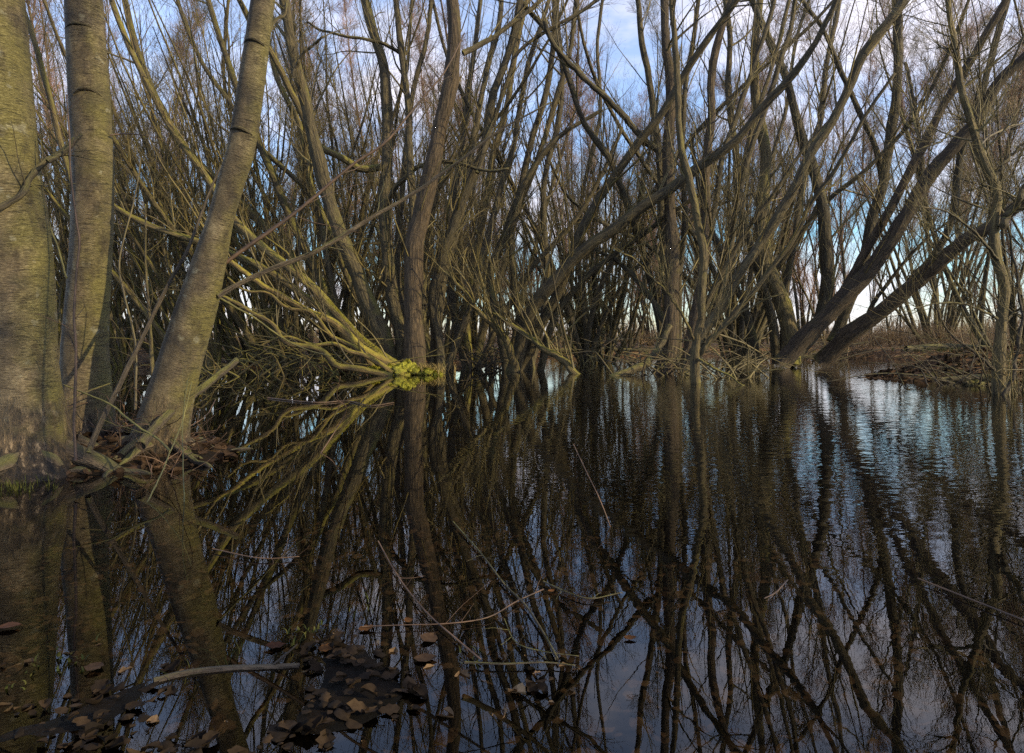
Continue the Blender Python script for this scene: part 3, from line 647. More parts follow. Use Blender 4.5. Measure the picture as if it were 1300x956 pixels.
willow('mossy_willow', P(975, 448, 21), 'stout moss-streaked willow base between the clump in the water and the leaning red-brown willow', [
    ([(1003, 448), (1002, 420), (992, 385), (978, 350), (968, 310), (965, 260), (972, 200), (960, 130), (958, 60), (965, 0)], 21, 22, 26, 10, MO),
    ([(985, 448), (980, 400), (960, 330), (940, 260), (935, 190), (925, 120), (928, 50), (920, 0)], 22, 23, 15, 8),
    ([(960, 448), (950, 400), (925, 340), (905, 290), (890, 230), (880, 170)], 22, 22.5, 13, 6),
    ([(995, 440), (1000, 360), (1012, 290), (1020, 230), (1040, 160), (1048, 90), (1065, 0)], 22, 24, 12, 7),
])
willow('arching_willow', P(742, 456, 25), 'slender willow in the open water gap whose stems arch apart to both sides', [
    ([(738, 458), (722, 400), (700, 340), (668, 270), (630, 200), (590, 130), (560, 60), (545, 0)], 24, 21, 9, 5),
    ([(742, 458), (752, 390), (780, 320), (822, 250), (872, 180), (930, 120), (985, 70), (1040, 20)], 24, 21, 9, 5),
    ([(745, 458), (742, 380), (735, 300), (745, 220), (762, 140), (758, 60), (765, 0)], 25, 26, 8, 5),
    ([(748, 458), (770, 400), (800, 350), (850, 300), (910, 262), (970, 240)], 25, 24, 7, 3),
    ([(736, 458), (705, 410), (665, 380), (620, 330), (600, 280), (590, 200), (560, 140)], 25, 24, 8, 3, MO),
])
willow('arching_willow', P(935, 455, 24), 'slender willow between the clump in the water and the mossy base', [
    ([(935, 456), (925, 400), (900, 330), (862, 270), (820, 210), (780, 150), (748, 80), (730, 0)], 23, 20, 9, 5),
    ([(938, 456), (905, 400), (870, 350), (820, 310), (768, 285), (720, 250), (690, 190)], 24, 22, 8, 4),
    ([(942, 456), (960, 390), (1000, 320), (1045, 260), (1100, 215), (1160, 150), (1200, 80), (1230, 0)], 23, 20, 9, 5),
    ([(940, 456), (946, 380), (965, 300), (975, 220), (1000, 140), (1012, 60), (1030, 0)], 24, 25, 8, 5),
])
willow('arching_willow', P(470, 460, 22), 'slender mossy willow close behind the sunlit limbs, stems crossing over to the right', [
    ([(462, 460), (470, 400), (500, 330), (540, 270), (585, 200), (640, 140), (690, 60), (720, 0)], 21, 18.5, 8, 4, MO),
    ([(455, 460), (445, 390), (455, 310), (470, 230), (500, 150), (520, 80), (528, 0)], 22, 22, 8, 5, MO),
    ([(450, 460), (415, 400), (372, 330), (340, 260), (300, 180), (285, 100), (290, 0)], 22, 21, 8, 5, MO),
    ([(446, 460), (400, 410), (340, 370), (290, 350), (240, 300), (200, 240)], 22, 20, 8, 4, MO),
])
# ---- small tree in the water at the right edge
willow('gnarled_tree', P(1269, 500, 10.4), 'small dark mossy tree in the water near the right edge, hung with drooping twigs', [
    ([(1269, 500), (1269, 450), (1273, 400), (1276, 360), (1266, 328), (1264, 290), (1270, 250), (1267, 232), (1251, 201), (1240, 163), (1226, 110), (1219, 63), (1209, 20), (1207, 0)], 10.4, 10.6, 19, 8, dict(mat=M['mossy'], nwhip=24, wl=(.5, 1.4), tw=9, st=3, up=-.05, ang=(40, 85), t0=.3, wob=.006)),
    ([(1268, 290), (1282, 270), (1300, 240), (1325, 215)], 10.4, 10., 12, 6, dict(root=0, nwhip=10, wl=(.5, 1.3), up=-.1, ang=(40, 80))),
    ([(1266, 330), (1240, 300), (1215, 275), (1195, 265), (1170, 262)], 10.4, 9.8, 5, 2, dict(root=0, nwhip=12, wl=(.4, 1.1), tw=8, up=-.1, ang=(30, 80), wob=.006)),
    ([(1266, 405), (1245, 395), (1215, 385), (1185, 384), (1150, 390)], 10.3, 9.9, 4, 2, dict(root=0, nwhip=8, wl=(.3, .8), up=-.1, ang=(30, 80), wob=.006)),
    ([(1262, 470), (1235, 445), (1210, 425), (1195, 400), (1190, 385)], 10.2, 9.8, 5, 2, dict(mat=M['dead'], root=0, nwhip=6, wl=(.2, .7), up=-.1, ang=(30, 80), wob=.006)),
    ([(1272, 420), (1290, 400), (1310, 385), (1325, 380)], 10.4, 10.4, 5, 2, dict(root=0, nwhip=10, wl=(.4, 1.), up=-.15, ang=(30, 80))),
    ([(1258, 230), (1280, 200), (1300, 185), (1320, 175)], 10.5, 10.5, 5, 3, dict(root=0, nwhip=10, wl=(.4, 1.3), up=-.1, ang=(30, 80))),
    ([(1236, 150), (1215, 160), (1190, 180), (1165, 190)], 10.6, 10.2, 4, 2, dict(root=0, nwhip=8, wl=(.4, 1.), up=-.1, ang=(30, 80))),
    ([(1275, 500), (1290, 470), (1297, 430), (1296, 380), (1290, 320)], 10.2, 10., 6, 3, dict(mat=M['dead'], nwhip=8, wl=(.3, .8), up=-.1, ang=(30, 80))),
])

# ------------------------------------------------------------------ procedural tree kinds
def grow_stems(n, spread, height, r0, seed, lean=None, base=.35, bend=1.):
    global rng
    rng = np.random.default_rng(seed); out = []
    for k in range(n):
        a = rng.uniform(0, 6.28); tilt = rng.uniform(*spread); h = height*rng.uniform(.75, 1.1)
        d = np.array([math.cos(a)*math.sin(tilt), math.sin(a)*math.sin(tilt), math.cos(tilt)])
        if lean is not None: d = norm(d+lean)
        p = np.array([math.cos(a)*base*rng.uniform(.2, 1), math.sin(a)*base*rng.uniform(.2, 1), -.35])
        pts = [p]; m = 9; st = h/m/max(.45, d[2]**.5)
        for j in range(m):
            d = norm(d+rng.normal(size=3)*.075+np.array([0, 0, .055*bend])); p = p+d*st; pts.append(p)
        r = r0*rng.uniform(.5, 1.25)
        c = catmull(np.c_[np.array(pts), r*np.linspace(1.1, .12, m+1)], 22); out.append(c)
    return out
def proto_willow(name, n, spread, height, r0, seed, bark, twig, split=True, whips=16, tw=7, fine=2, lean=None, wl=(1., 3.8), tkf=1.):
    root = empty(name, (0, 0, 0)); st = grow_stems(n, spread, height, r0, seed, lean); cr = MB(); tk = MB()
    for c in st:
        Pt, Rd = c[:, :3], c[:, 3]
        if split:
            mb = MB(); mb.tubes(Pt, Rd, 9, disp=lumpy(.05, seed)); mb.build('stem', bark, root)
        else: tk.tubes(Pt, Rd, 7, disp=lumpy(.05, seed))
        a, ra = spawn(Pt[None], Rd[None], whips, wl, ang=(15, 48), up=.45, curl=.6, wander=.055, n=8, t0=.12, rr=.5, rmax=.024, rmin=.006, tipr=.3); cr.tubes(a, ra, 4)
        z_, rz = spawn(Pt[None], Rd[None], 2, (2., 5.), ang=(28, 75), up=.1, curl=.8, wander=.09, n=8, t0=.08, t1=.8, rr=.5, rmax=.035, rmin=.014, tipr=.25); cr.tubes(z_, rz, 5)
        y_, ry = spawn(z_, rz, 4, (.8, 2.4), ang=(20, 60), up=.2, curl=.5, wander=.08, n=8, t0=.1, rr=.5, rmax=.015, rmin=.006, tipr=.3); cr.tubes(y_, ry, 4)
        a = np.concatenate([a, y_]); ra = np.concatenate([ra, ry])
        b, rb = spawn(a, ra, tw, (.4, 1.5), ang=(18, 48), up=.25, curl=.4, wander=.08, n=5, t0=.15, rr=.5, rmax=.009, rmin=.004, tipr=.4); cr.tubes(b, rb*tkf, 3)
        if fine:
            c_, rc = spawn(b, rb, fine, (.2, .6), ang=(25, 50), up=.15, wander=.1, n=3, t0=.2, rr=.6, rmax=.005, rmin=.003, tipr=.5); cr.tubes(c_, rc*tkf, 3)
    if not split: tk.build('trunk', bark, root)
    cr.build('crown', twig, root)
    return root
def proto_slender(name, height, r0, seed, bark, twig, nb=46, bl=(.8, 2.6), tw=7, fine=3, t0=.18):
    root = empty(name, (0, 0, 0)); c = grow_stems(1, (0.01, .10), height, r0, seed, base=.01, bend=.5)[0]; Pt, Rd = c[:, :3], c[:, 3]
    mb = MB(); mb.tubes(Pt, Rd, 9, disp=lumpy(.04, seed)); mb.build('trunk', bark, root); cr = MB()
    a, ra = spawn(Pt[None], Rd[None], nb, bl, ang=(28, 60), up=.35, curl=.5, wander=.06, n=8, t0=t0, rr=.42, rmax=.03, rmin=.006, tipr=.3); cr.tubes(a, ra, 4)
    b, rb = spawn(a, ra, tw, (.3, 1.1), ang=(22, 50), up=.2, wander=.08, n=5, rr=.5, rmax=.009, rmin=.004, tipr=.4); cr.tubes(b, rb*1.3, 3)
    c_, rc = spawn(b, rb, fine, (.2, .7), ang=(25, 50), up=.1, wander=.1, n=4, rr=.6, rmax=.005, rmin=.003, tipr=.5); cr.tubes(c_, rc*1.7, 3)
    cr.build('crown', twig, root); return root
def proto_shrub(name, seed, twig, n=45, h=(.8, 2.2), spread=(15, 80)):
    global rng
    rng = np.random.default_rng(seed); root = empty(name, (0, 0, 0))
    Pt = np.array([[[0, 0, -.2], [0, 0, 0], [0, 0, .1], [0, 0, .2]]]); Rd = np.full((1, 4), .03); mb = MB()
    a, ra = spawn(Pt, Rd, n, h, ang=spread, up=.4, curl=-.5, wander=.1, n=8, t0=.3, rr=1, rmax=.014, rmin=.006, tipr=.3); mb.tubes(a, ra, 4)
    a[:, :, :2] += rng.normal(size=(n, 1, 2))*.35
    mb = MB(); mb.tubes(a, ra, 4)
    b, rb = spawn(a, ra, 8, (.2, .8), ang=(25, 65), up=.1, wander=.12, n=5, rr=.6, rmax=.006, rmin=.003, tipr=.4); mb.tubes(b, rb, 3)
    c_, rc = spawn(b, rb, 3, (.1, .35), ang=(25, 65), up=0, wander=.14, n=3, rr=.6, rmax=.004, rmin=.0025, tipr=.5); mb.tubes(c_, rc, 3)
    mb.build('branches', twig, root); return root

near_w = [proto_willow('thicket_willow', 15, (.08, .62), 12.5, .078, 100+i, M['far_bark'], M['twig'], True, 12, 6, 3) for i in range(4)]
near_l = [proto_willow('thicket_willow', 17, (.12, .55), 13, .075, 120+i, M['mossy'], M['twig'], True, 11, 6, 3, lean=np.array([-.42, 0, 0])) for i in range(2)]
far_w = [proto_willow('far_willow', 6, (.08, .45), 16, .085, 140+i, M['far_bark'], M['twig'] if i == 1 else M['twig_pink'], False, 30, 9, 3, tkf=1.35) for i in range(3)]
slim = [proto_slender('slender_tree', 19, .10, 160+i, M['far_bark'], M['twig_pink'] if i != 1 else M['twig'], nb=95, tw=10, fine=4) for i in range(4)]
slim_high = [proto_slender('tall_slender_tree', 18, .085, 260+i, M['far_bark'], M['twig_pink'] if i else M['twig'], nb=95, bl=(.8, 3.2), tw=10, fine=4, t0=.42) for i in range(3)]
shrubs = [proto_shrub('bare_shrub', 180+i, M['twig_brown']) for i in range(3)]
used = set()
def place(protos, x, y, label, cat, group, s=1., rz=None, sink=0.):
    p = protos[int(rng.integers(len(protos)))]
    o = p if p.name not in used else copy_tree(p)
    used.add(p.name)
    o.location = (x, y, float(terrain(x, y))-sink if terrain(x, y) > 0 else -.02)
    o.rotation_euler = (0, 0, rng.uniform(0, 6.28) if rz is None else rz); o.scale = (s, s, s*rng.uniform(.92, 1.1))
    tag(o, label, cat, group); return o
rng = np.random.default_rng(77)
# stools in and at the edge of the water
lab = [
    (150, 21, 'l', 'olive willow thicket clump seen between the upright and the leaning grey trunk'),
    (222, 22, 'l', 'willow clump at the waterline directly behind the leaning grey trunk'),
    (268, 20, 'l', 'left-leaning willow clump just right of the leaning grey trunk'),
    (318, 21, 'l', 'willow clump at the water, left of the low sunlit mossy limbs'),
    (365, 20.5, 'l', 'willow clump at the waterline behind the low sunlit mossy limbs'),
    (415, 22, 'n', 'willow clump in the dense left thicket next to the central willow'),
    (60, 19, 'l', 'willow clump seen in the gap between the two leftmost trunks'),
    (560, 25, 'n', 'willow clump crowded behind the central dark willow'),
    (765, 26, 'n', 'thin willow clump beyond the open water between centre and right clumps'),
    (935, 27, 'n', 'willow clump behind the clump standing in the water'),
    (1190, 31, 'n', 'willow clump on the right bank behind the bowed trunk'),
    (1290, 20, 'n', 'willow clump on the bank at the right picture edge'),
]
for px, D, k, l in lab:
    place(near_l if k == 'l' else near_w, (px-650)/F*D, D, l, 'tree', 'willow clumps at the edge of the water', s=rng.uniform(.85, 1.05), rz=rng.uniform(-.5, .5) if k == 'l' else None)
def in_water(n, D0, D1, px0, px1, seed, mind):
    r = np.random.default_rng(seed); pts = []; tries = 0
    while len(pts) < n and tries < 5000:
        tries += 1; D = r.uniform(D0, D1); x = (r.uniform(px0, px1)-650)/F*D
        if all((x-a)**2+(D-b)**2 > mind**2 for a, b in pts): pts.append((x, D))
    return pts
def scatter(n, D0, D1, px0, px1, seed, mind):
    r = np.random.default_rng(seed); pts = []; tries = 0
    while len(pts) < n and tries < 20000:
        tries += 1
        D = math.sqrt(r.uniform(D0**2, D1**2)); px = r.uniform(px0, px1); x = (px-650)/F*D
        if terrain(x, D) < .02: continue
        if seed not in (28, 9, 281) and r.random() > (.3 if 930 < px < 1340 else .55 if 670 < px < 840 else 1): continue
        if all((x-a)**2+(D-b)**2 > mind**2 for a, b in pts): pts.append((x, D))
    return pts
for x, y in scatter(14, 24, 42, -120, 620, 5, 2.3):
    place(near_w+near_l, x, y, 'many-stemmed olive willow within the dense thicket left of centre', 'tree', 'willows of the left thicket', s=rng.uniform(.8, 1.05))
for x, y in in_water(3, 25, 34, 720, 960, 12, 4):
    place(near_w, x, y, 'thin-stemmed willow standing in shallow water behind the clumps right of centre', 'tree', 'willows in the shallow water', s=rng.uniform(.8, 1.))
for x, y in scatter(15, 36, 52, 560, 1420, 6, 2.4):
    place(far_w, x, y, 'bare willow on the land beyond the open water, right of centre', 'tree', 'willows beyond the open water', s=rng.uniform(.75, 1.05))
for x, y in scatter(26, 44, 78, -150, 1450, 7, 2.2):
    place(far_w, x, y, 'distant bare willow deep in the wood behind the flooded thicket', 'tree', 'distant willows deep in the wood', s=rng.uniform(.8, 1.15))
for x, y in scatter(85, 37, 85, -150, 1450, 8, 1.8):
    place(slim, x, y, 'slender straight bare tree with pinkish twigs deep in the wood', 'tree', 'slender trees deep in the wood', s=rng.uniform(.8, 1.25))
for x, y in scatter(62, 23, 58, -80, 1400, 28, 2.1):
    place(slim_high, x, y, 'tall slender tree whose fine pinkish twigs fill the sky between the willows', 'tree', 'tall slender trees behind the willows', s=rng.uniform(.85, 1.3))
for x, y in scatter(14, 38, 60, 950, 1420, 281, 2.4):
    place(slim_high, x, y, 'tall slender tree whose fine pinkish twigs fill the sky between the willows', 'tree', 'tall slender trees behind the willows', s=rng.uniform(.9, 1.25))
for x, y in scatter(22, 24, 40, 1060, 1400, 9, 1.3):
    place(shrubs, x, y, 'low tangle of brown bare shrub on the floor of the wood', 'shrub', 'bare shrubs on the floor of the wood', s=rng.uniform(.8, 1.5))
for x, y in scatter(95, 24, 75, -100, 1400, 9, 1.2):
    place(shrubs, x, y, 'low tangle of brown bare shrub on the floor of the wood', 'shrub', 'bare shrubs on the floor of the wood', s=rng.uniform(.7, 1.3))

for x, y, s_ in [(4.6, -.3, .33), (6.5, 3., .4), (7.5, -.4, .5), (5.5, -2.6, .5), (9.5, -6.5, .6), (13, -2.5, .6), (16, -12, .7)]:  # out-of-view trees, added to throw shade on the left trunks
    place(slim, x, y, 'unseen bare tree added to the right of the viewer to cast shade on the left trunks', 'tree', 'added shade trees right of the viewer', s=s_)
rng = np.random.default_rng(31); mb = MB(); n = 2600
bx = rng.uniform(-115, 115, n); by = rng.uniform(92, 125, n); bz = terrain(bx, by)-.1
q = np.empty((n, 6, 3)); hgt = rng.uniform(2., 6, n)*(.75+.25*np.sin(bx*.11)); an = rng.normal(size=(n, 2))*.9
for j in range(6): q[:, j] = np.stack([bx+an[:, 0]*j*.35, by+an[:, 1]*j*.35, bz+hgt*j/5], 1)+rng.normal(size=(n, 3))*.12
rd = np.linspace(.07, .015, 6)[None]*rng.uniform(.6, 1.5, (n, 1)); mb.tubes(q, rd, 3)
b, rb = spawn(q, rd, 9, (1., 3.), ang=(20, 60), up=.3, wander=.1, n=4, rr=.6, rmax=.03, rmin=.018); mb.tubes(b, rb, 3)
tag(mb.build('distant_woodland', M['twig_brown']), 'brown far edge of the wood closing the view at the horizon', kind='stuff')
# ------------------------------------------------------------------ litter, leaves, sticks
def leaf_mesh(mb, c, s, rz, tilt, curl, seed):
    r = np.random.default_rng(seed); nu, nv = 7, 5; V = []
    cz, sz = math.cos(rz), math.sin(rz); ct, stt = math.cos(tilt), math.sin(tilt)
    for i in range(nu):
        u = i/(nu-1); w = (math.sin(math.pi*u**.85)**.8)*.36*(1+.25*math.sin(u*19+seed))+.01
        for j in range(nv):
            v = (j/(nv-1)*2-1); x = (u-.5)*s; y = v*w*s; z = curl*s*(v*v*.4+.35*math.sin(u*3+seed))+.01*s*r.normal()
            y, z = y*ct-z*stt, y*stt+z*ct
            V.append((c[0]+x*cz-y*sz, c[1]+x*sz+y*cz, c[2]+z))
    i = np.arange(nu*nv).reshape(nu, nv); mb.raw(V, np.stack([i[:-1, :-1], i[:-1, 1:], i[1:, 1:], i[1:, :-1]], -1).reshape(-1, 4))
r = np.random.default_rng(5)
lt = MB(); k = 0
def litter(n, xr, yr, s, cond, ttl=.5):
    global k
    m = 0
    while m < n:
        x = r.uniform(*xr); y = r.uniform(*yr); z = float(terrain(x, y))
        if cond(x, y, z):
            leaf_mesh(lt, (x, y, z+.008), r.uniform(*s), r.uniform(0, 6.28), r.normal()*ttl, r.uniform(-.5, .8), k); k += 1; m += 1
        else: m += .1
litter(3600, (-2.0, 1.4), (1.25, 3.6), (.012, .05), lambda x, y, z: -.26 < z < -.01, .3)
tag(lt.build('sunken_leaf_litter', M['leaf_sunk']), 'brown leaves lying on the shallow bottom along the near edge', kind='stuff')
lt = MB()
litter(420, (-1.5, .6), (1.22, 1.9), (.012, .05), lambda x, y, z: z > -.012, .12)
tag(lt.build('wet_leaf_litter', M['leaf_wet']), 'black-brown rotting leaves on mud just breaking the surface at the near edge', kind='stuff')
lt = MB()
litter(900, (-4.6, -1.6), (3.6, 6.), (.04, .10), lambda x, y, z: -.12 < z, .8)
litter(1900, (7.4, 13), (12.5, 17), (.06, .13), lambda x, y, z: 0 < z, .7)
tag(lt.build('leaf_litter', M['leaf']), 'brown dead leaves on the left spit and the right islet', kind='stuff')

# bigger single leaves at the near edge
pr = MB(); leaf_mesh(pr, (0, 0, 0), .1, 0, .15, .5, 3)
grp = 'large dead leaves at the near edge'
lp = None
for i, (px, py, s, rz, mt, lb) in enumerate([
    (350, 822, 1.1, .4, 'leaf_red', 'crumpled reddish-brown leaf standing up behind the foreground log'),
    (545, 812, 1.3, 1.2, 'leaf', 'large brown leaf curled upright among the floating twigs'),
    (540, 838, 1.2, .2, 'leaf', 'pale grey-brown leaf lying flat at the bottom centre'),
    (465, 800, .9, .3, 'leaf_orange', 'small orange leaf on the litter left of the bottom centre'),
    (518, 790, .7, 2., 'leaf_orange', 'bright orange leaf scrap beside the upright brown leaf'),
    (415, 826, .9, .1, 'leaf_orange', 'narrow orange-brown leaf by the right end of the foreground log'),
    (12, 798, 1.2, .3, 'leaf_red', 'reddish leaf in the water at the lower left edge'),
    (120, 850, 1.1, 1.5, 'leaf', 'brown leaf tilted on edge left of the foreground log'),
    (155, 575, .9, .5, 'leaf_red', 'dark red leaf at the foot of the leaning grey trunk'),
    (168, 590, 1., 1.8, 'leaf_orange', 'orange leaf on the muddy edge below the leaning grey trunk'),
    (700, 752, .5, .4, 'leaf_orange', 'tiny orange leaf tip on a twig right of the bottom centre'),
    (800, 812, .7, .1, 'leaf_orange', 'narrow orange leaf floating right of the bottom centre')]):
    D = F*H0/(py-HY); x = (px-650)/F*D; z = max(.004, float(terrain(x, D)))
    mb = MB(); leaf_mesh(mb, (0, 0, 0), .048*s, rz, [.04, .2, .02, .06][i % 4], .10, i*7+2)
    o = mb.build('dead_leaf', M[mt]); o.location = (x, D, z+.002); tag(o, lb, 'leaf', grp)

def stick(name, pts, w0, w1, mat, label, cat='twig', twigs=4, wl=(.06, .22), lift=.01, zs=None, tr=.0025, n=26):
    q = []
    for i, (px, py) in enumerate(pts):
        D = F*H0/(py-HY); x = (px-650)/F*D; z = max(0, float(terrain(x, D)))+lift
        if zs: z = zs[i]; D = F*(H0-z)/(py-HY); x = (px-650)/F*D
        q.append([x, D, z, (w0+(w1-w0)*i/(len(pts)-1))/2*D/F*(.55 if w0 < 10 else .9)])
    o0 = q[0][:3]; c = catmull(np.array(q), n); Pt, Rd = c[:, :3], np.maximum(c[:, 3], .0008)
    mb = MB(); mb.tubes(Pt, Rd, 10, seed=len(label), disp=lumpy(.09, len(label)))
    if twigs:
        a, ra = spawn(Pt[None], Rd[None], twigs, wl, ang=(20, 55), up=.12, curl=0, wander=.09, n=6, t0=.2, rr=.6, rmax=tr, rmin=.001, tipr=.4); mb.tubes(a, ra, 4)
    o = mb.build(name, mat, None, o0); o.location = o0; tag(o, label, cat); return o
stick('fallen_log', [(195, 866), (235, 856), (285, 850), (335, 848), (380, 846)], 12, 8, M['root'], 'dark grey log lying at the bottom edge left of centre', 'log', 3, lift=.0, tr=.004)
stick('forked_twig', [(575, 665), (610, 705), (640, 745), (665, 770), (690, 808), (708, 842)], 3, 6, M['dead'], 'long grey twig running down to the bottom edge right of centre', twigs=7)
stick('forked_twig', [(480, 690), (505, 735), (540, 780), (575, 812), (610, 842)], 2.5, 4, M['red_twig'], 'reddish twig slanting down to the bottom edge at the centre', twigs=6)
stick('floating_twig', [(460, 800), (510, 798), (570, 796), (620, 788), (655, 768), (690, 752)], 2, 3, M['red_twig'], 'reddish curved twig floating across the bottom centre', twigs=4)
stick('floating_twig', [(590, 846), (640, 848), (690, 846), (730, 850)], 5, 3, M['dead'], 'pale twig lying level on the near edge right of centre', twigs=3)
stick('floating_twig', [(690, 742), (720, 756), (750, 764), (790, 756)], 4, 2, M['dead'], 'grey forked twig floating alone right of the bottom centre', twigs=5)
stick('floating_twig', [(1165, 738), (1200, 752), (1240, 768), (1300, 792)], 3, 4, M['red_twig'], 'straight orange-brown twig floating at the lower right edge', twigs=2)
stick('arching_twig', [(728, 564), (745, 600), (762, 635), (776, 672)], 2, 2.2, M['red_twig'], 'thin orange-brown twig arching over the open water right of centre', twigs=1, zs=[.05, .16, .1, -.01])
stick('arching_twig', [(1000, 740), (985, 756), (970, 764)], 3, 2.5, M['red_twig'], 'short reddish twig floating below the right-hand willows', twigs=2)
stick('floating_twig', [(340, 506), (400, 512), (440, 510), (470, 516), (500, 512)], 3, 2, M['red_twig'], 'reddish twig lying on the water in front of the sunlit limbs', twigs=8, wl=(.2, .6))
stick('arching_twig', [(404, 580), (425, 548), (440, 520), (428, 505), (432, 478)], 2.5, 2, M['red_twig'], 'orange-brown twig arching out of the water left of the central willow', twigs=4, wl=(.2, .6), zs=[-.02, .12, .3, .45, .6])
stick('floating_twig', [(270, 700), (330, 712), (380, 710)], 3, 2, M['red_twig'], 'thin twig floating left of the bottom centre', twigs=5)
stick('floating_twig', [(640, 790), (655, 820), (690, 832), (735, 838)], 2, 2.4, M['dead'], 'fine pale twig beside the long grey twig at the bottom', twigs=4)
# water-edge sticks poking up round the willow feet
def pokes(px, py, n, label, seed, mat='dead', hh=(10, 45), sp=40):
    rr = np.random.default_rng(seed); D = F*H0/(py-HY); root = empty('stick_tangle', P(px, py, D), label, 'sticks', 'tangles of sticks at the waterline'); mb = MB()
    for i in range(n):
        x0 = px+rr.normal()*sp*.5; d0 = D+rr.uniform(-.5, .8); z0 = HY+F*H0/d0
        x1 = x0+rr.normal()*sp*.8; y1 = z0-rr.uniform(*hh); x2 = x1+rr.normal()*sp*.5; y2 = y1+rr.uniform(-25, 12)
        Pt, Rd = trace([(x0, z0+2), ((x0+x1)/2, (z0+y1)/2-4), (x1, y1), (x2, y2)], d0, d0+rr.normal()*.6, rr.uniform(1.2, 3.2), 1., n=14, ext=0, root=.15, wob=.006)
        mb.tubes(Pt, Rd, 6, seed=i)
        a, ra = spawn(Pt[None], Rd[None], 4, (.15, .7), ang=(25, 65), up=.1, wander=.1, n=5, rr=.5, rmax=.005, rmin=.0025); mb.tubes(a, ra, 3)
    mb.build('sticks', M[mat], root, root.location)
pokes(620, 470, 26, 'tangle of pale sticks at the waterline right of the central willow', 1)
pokes(410, 474, 30, 'tangle of sticks at the waterline below the sunlit mossy limbs', 2, 'mossy', sp=70)
pokes(840, 476, 34, 'tangle of roots and sticks round the foot of the clump in the water', 3, 'dead', sp=60)
pokes(920, 480, 26, 'loose tangle of sunlit sticks in the water right of the slim curving stem', 4, 'twig', sp=55)
pokes(1010, 458, 30, 'tangle of sticks at the foot of the leaning red-brown willow', 5, 'dead', sp=60, hh=(4, 28))
pokes(1225, 488, 20, 'tangle of dead sticks against the front of the right islet', 6, 'dead', sp=60, hh=(5, 60))
pokes(1290, 500, 30, 'tangle of dry stems at the lower right of the gnarled tree', 7, 'twig', sp=35, hh=(20, 110))
pokes(745, 462, 26, 'low tangle of thin stems in the open water gap', 8, 'twig', sp=60, hh=(6, 60))
pokes(300, 478, 24, 'tangle of sticks at the waterline right of the leaning grey trunk', 9, 'mossy', sp=60)
pokes(155, 575, 30, 'tangle of small roots and twigs between the feet of the left trunks', 10, 'red_twig', sp=60, hh=(5, 60))
pokes(205, 590, 20, 'tangle of rootlets in the water below the leaning grey trunk', 11, 'red_twig', sp=40, hh=(5, 50))

# low bank logs on the islet
def log_at(px, py, D, dx, dy, r0, label, mat):
    a = P(px, py, D); b = a+np.array([dx, dy, .04]); c = catmull(np.array([[*a, r0], [*((a+b)/2+[0, 0, .05]), r0*.9], [*b, r0*.6]]), 16)
    mb = MB(); mb.tubes(c[:, :3], c[:, 3], 14, disp=lumpy(.08)); o = mb.build('fallen_log', M[mat], None, a); o.location = a; tag(o, label, 'log')
log_at(1150, 443, 20, 2.8, .4, .09, 'dark log lying along the bank between the bowed trunk and the islet', 'willow')
log_at(1195, 483, 13.4, 1.3, -.2, .06, 'low dark log at the waterline in front of the right islet', 'willow')
log_at(700, 446, 34, 5., .5, .12, 'dark fallen log on the far shore across the open water', 'willow')

def tuft(px, py, D, n, L, mat, label, spread=.1, w=.006, name='grass_tuft', lean=.6):
    c = P(px, py, D); rr = np.random.default_rng(int(px)); pts = c+rr.normal(size=(60, 3))*np.array([spread, spread, .003])
    mb = MB(); tufts(mb, pts, n, L, lean, w, int(px)+1, .45); o = mb.build(name, M[mat], None, c); o.location = c; tag(o, label, 'grass', 'grass tufts on the banks')
tuft(8, 624, 3.7, 300, (.03, .11), 'grass', 'green grass tuft at the foot of the broadest left trunk', .12, .004)
tuft(545, 474, 16.5, 500, (.15, .45), 'straw', 'dry drooping grass tuft at the foot of the central willow', .2, .014)
tuft(296, 842, 1.72, 14, (.05, .12), 'grass', 'few green grass blades behind the foreground log', .03, .0025)
tuft(250, 862, 1.63, 10, (.04, .10), 'grass', 'green grass blades crossing the foreground log at the bottom edge', .04, .0025)
tuft(465, 768, 2.05, 10, (.02, .05), 'grass', 'tiny green shoots in the water left of the bottom centre', .05, .003)
tuft(388, 808, 1.85, 30, (.015, .03), 'grass', 'little bright green plant in the litter left of the bottom centre', .03, .006)
tuft(72, 850, 1.68, 40, (.01, .03), 'grass', 'low blue-green plant at the lower left edge', .06, .007)
tuft(1208, 446, 17.2, 500, (.06, .2), 'grass', 'bright green grass patch on top of the right bank', .5, .012)
tuft(598, 842, 1.7, 14, (.01, .03), 'grass', 'tiny yellow-green seedlings at the bottom edge right of centre', .03, .005)
mb = MB(); vs = [cushion(mb, P(1235, 489, 12.4), .16, .14, .08, 4), cushion(mb, P(1255, 484, 12.6), .12, .12, .08, 5)]
tufts(mb, np.concatenate(vs), 900, (.02, .05), w=.01, seed=3); o = mb.build('moss_cushion', M['mossy'], None, P(1240, 488, 12.6)); o.location = P(1240, 488, 12.6)
tag(o, 'yellow-green moss cushion at the waterline beside the gnarled tree', 'moss')
mb = MB(); c = P(1138, 430, 27.); c[2] = float(terrain(c[0], c[1]))+.14
for i in range(90):
    rr = np.random.default_rng(i); leaf_mesh(mb, c+rr.normal(size=3)*np.array([.3, .25, .05]), .13, rr.uniform(0, 6), rr.normal(), .5, i)
o = mb.build('dry_fern', M['leaf_orange'], None, c); o.location = c; tag(o, 'orange dried fern clump on the far bank under the bowed trunk', 'fern')

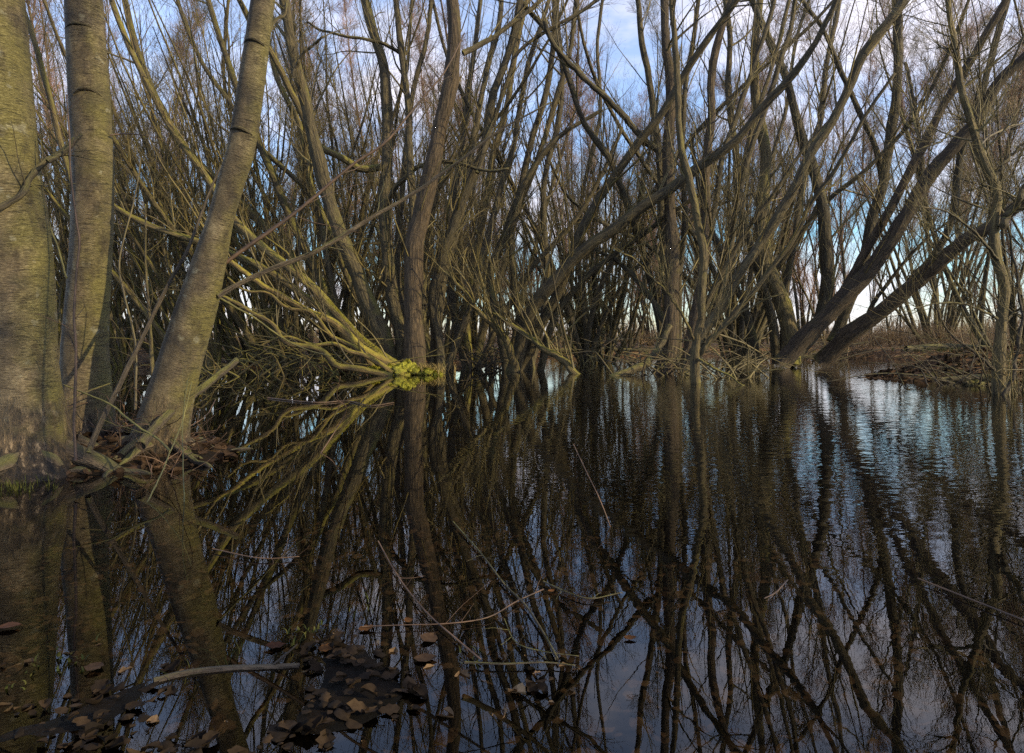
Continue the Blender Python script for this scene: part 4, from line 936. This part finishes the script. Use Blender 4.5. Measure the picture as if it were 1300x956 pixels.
# ------------------------------------------------------------------ light, sky, camera
EL, AZ = 24., 114.      # sun elevation; azimuth clockwise from +Y (camera direction)
W = bpy.data.worlds.new('World'); SC.world = W; W.use_nodes = True; nt = W.node_tree; nt.nodes.clear()
out = nt.nodes.new('ShaderNodeOutputWorld'); bg = nt.nodes.new('ShaderNodeBackground'); bg.inputs[1].default_value = .142
sky = nt.nodes.new('ShaderNodeTexSky'); sky.sky_type = 'NISHITA'; sky.sun_disc = False
sky.sun_elevation = R_(EL); sky.sun_rotation = R_(AZ); sky.air_density = 1.; sky.dust_density = .6; sky.ozone_density = 2.5
tc = nt.nodes.new('ShaderNodeTexCoord'); v = mapped(nt, tc.outputs['Generated'], (1, 1, 2.6))
cl = noise(nt, v, 3.1, 7, .6)
cm = ramp(nt, cl, [(.42, (0, 0, 0)), (.64, (.9, .9, .9))]).outputs[0]
spz = nt.nodes.new('ShaderNodeSeparateXYZ'); nt.links.new(tc.outputs['Generated'], spz.inputs[0])
tintc = ramp(nt, spz.outputs[2], [(.0, (1.15, 1.1, 1.0)), (.14, (.95, 1.3, 1.35)), (.26, (1.4, 1.45, 1.6)), (.42, (2.3, 1.8, 1.65))]).outputs[0]
cool = mixc(nt, 1., sky.outputs[0], tintc, 'MULTIPLY')
c = mixc(nt, cm, cool, (6.2, 5.9, 6.5))
nt.links.new(c, bg.inputs[0]); nt.links.new(bg.outputs[0], out.inputs[0])
sl = bpy.data.lights.new('sun', 'SUN'); sl.energy = 5.; sl.angle = R_(.5); sl.color = (1., .79, .43)
so = bpy.data.objects.new('sun', sl); COL.objects.link(so)
from mathutils import Vector
d = Vector((math.sin(R_(AZ))*math.cos(R_(EL)), math.cos(R_(AZ))*math.cos(R_(EL)), math.sin(R_(EL))))
so.rotation_euler = d.to_track_quat('Z', 'Y').to_euler(); so.location = d*60
cam = bpy.data.cameras.new('camera'); co = bpy.data.objects.new('camera', cam); COL.objects.link(co)
co.location = (0, 0, H0); co.rotation_euler = (R_(90), 0, 0)
cam.sensor_width = 36; cam.lens = 36*F/1300; cam.shift_y = -(478-HY)/1300; cam.clip_end = 1500; cam.clip_start = .02
SC.camera = co
SC.view_settings.view_transform = 'Standard'; SC.view_settings.look = 'None'; SC.view_settings.gamma = 1; SC.view_settings.exposure = .55
SC.render.engine = 'CYCLES'
SC.cycles.max_bounces = 5; SC.cycles.diffuse_bounces = 2; SC.cycles.glossy_bounces = 3; SC.cycles.transparent_max_bounces = 6
SC.cycles.sample_clamp_indirect = 6; SC.cycles.use_denoising = False
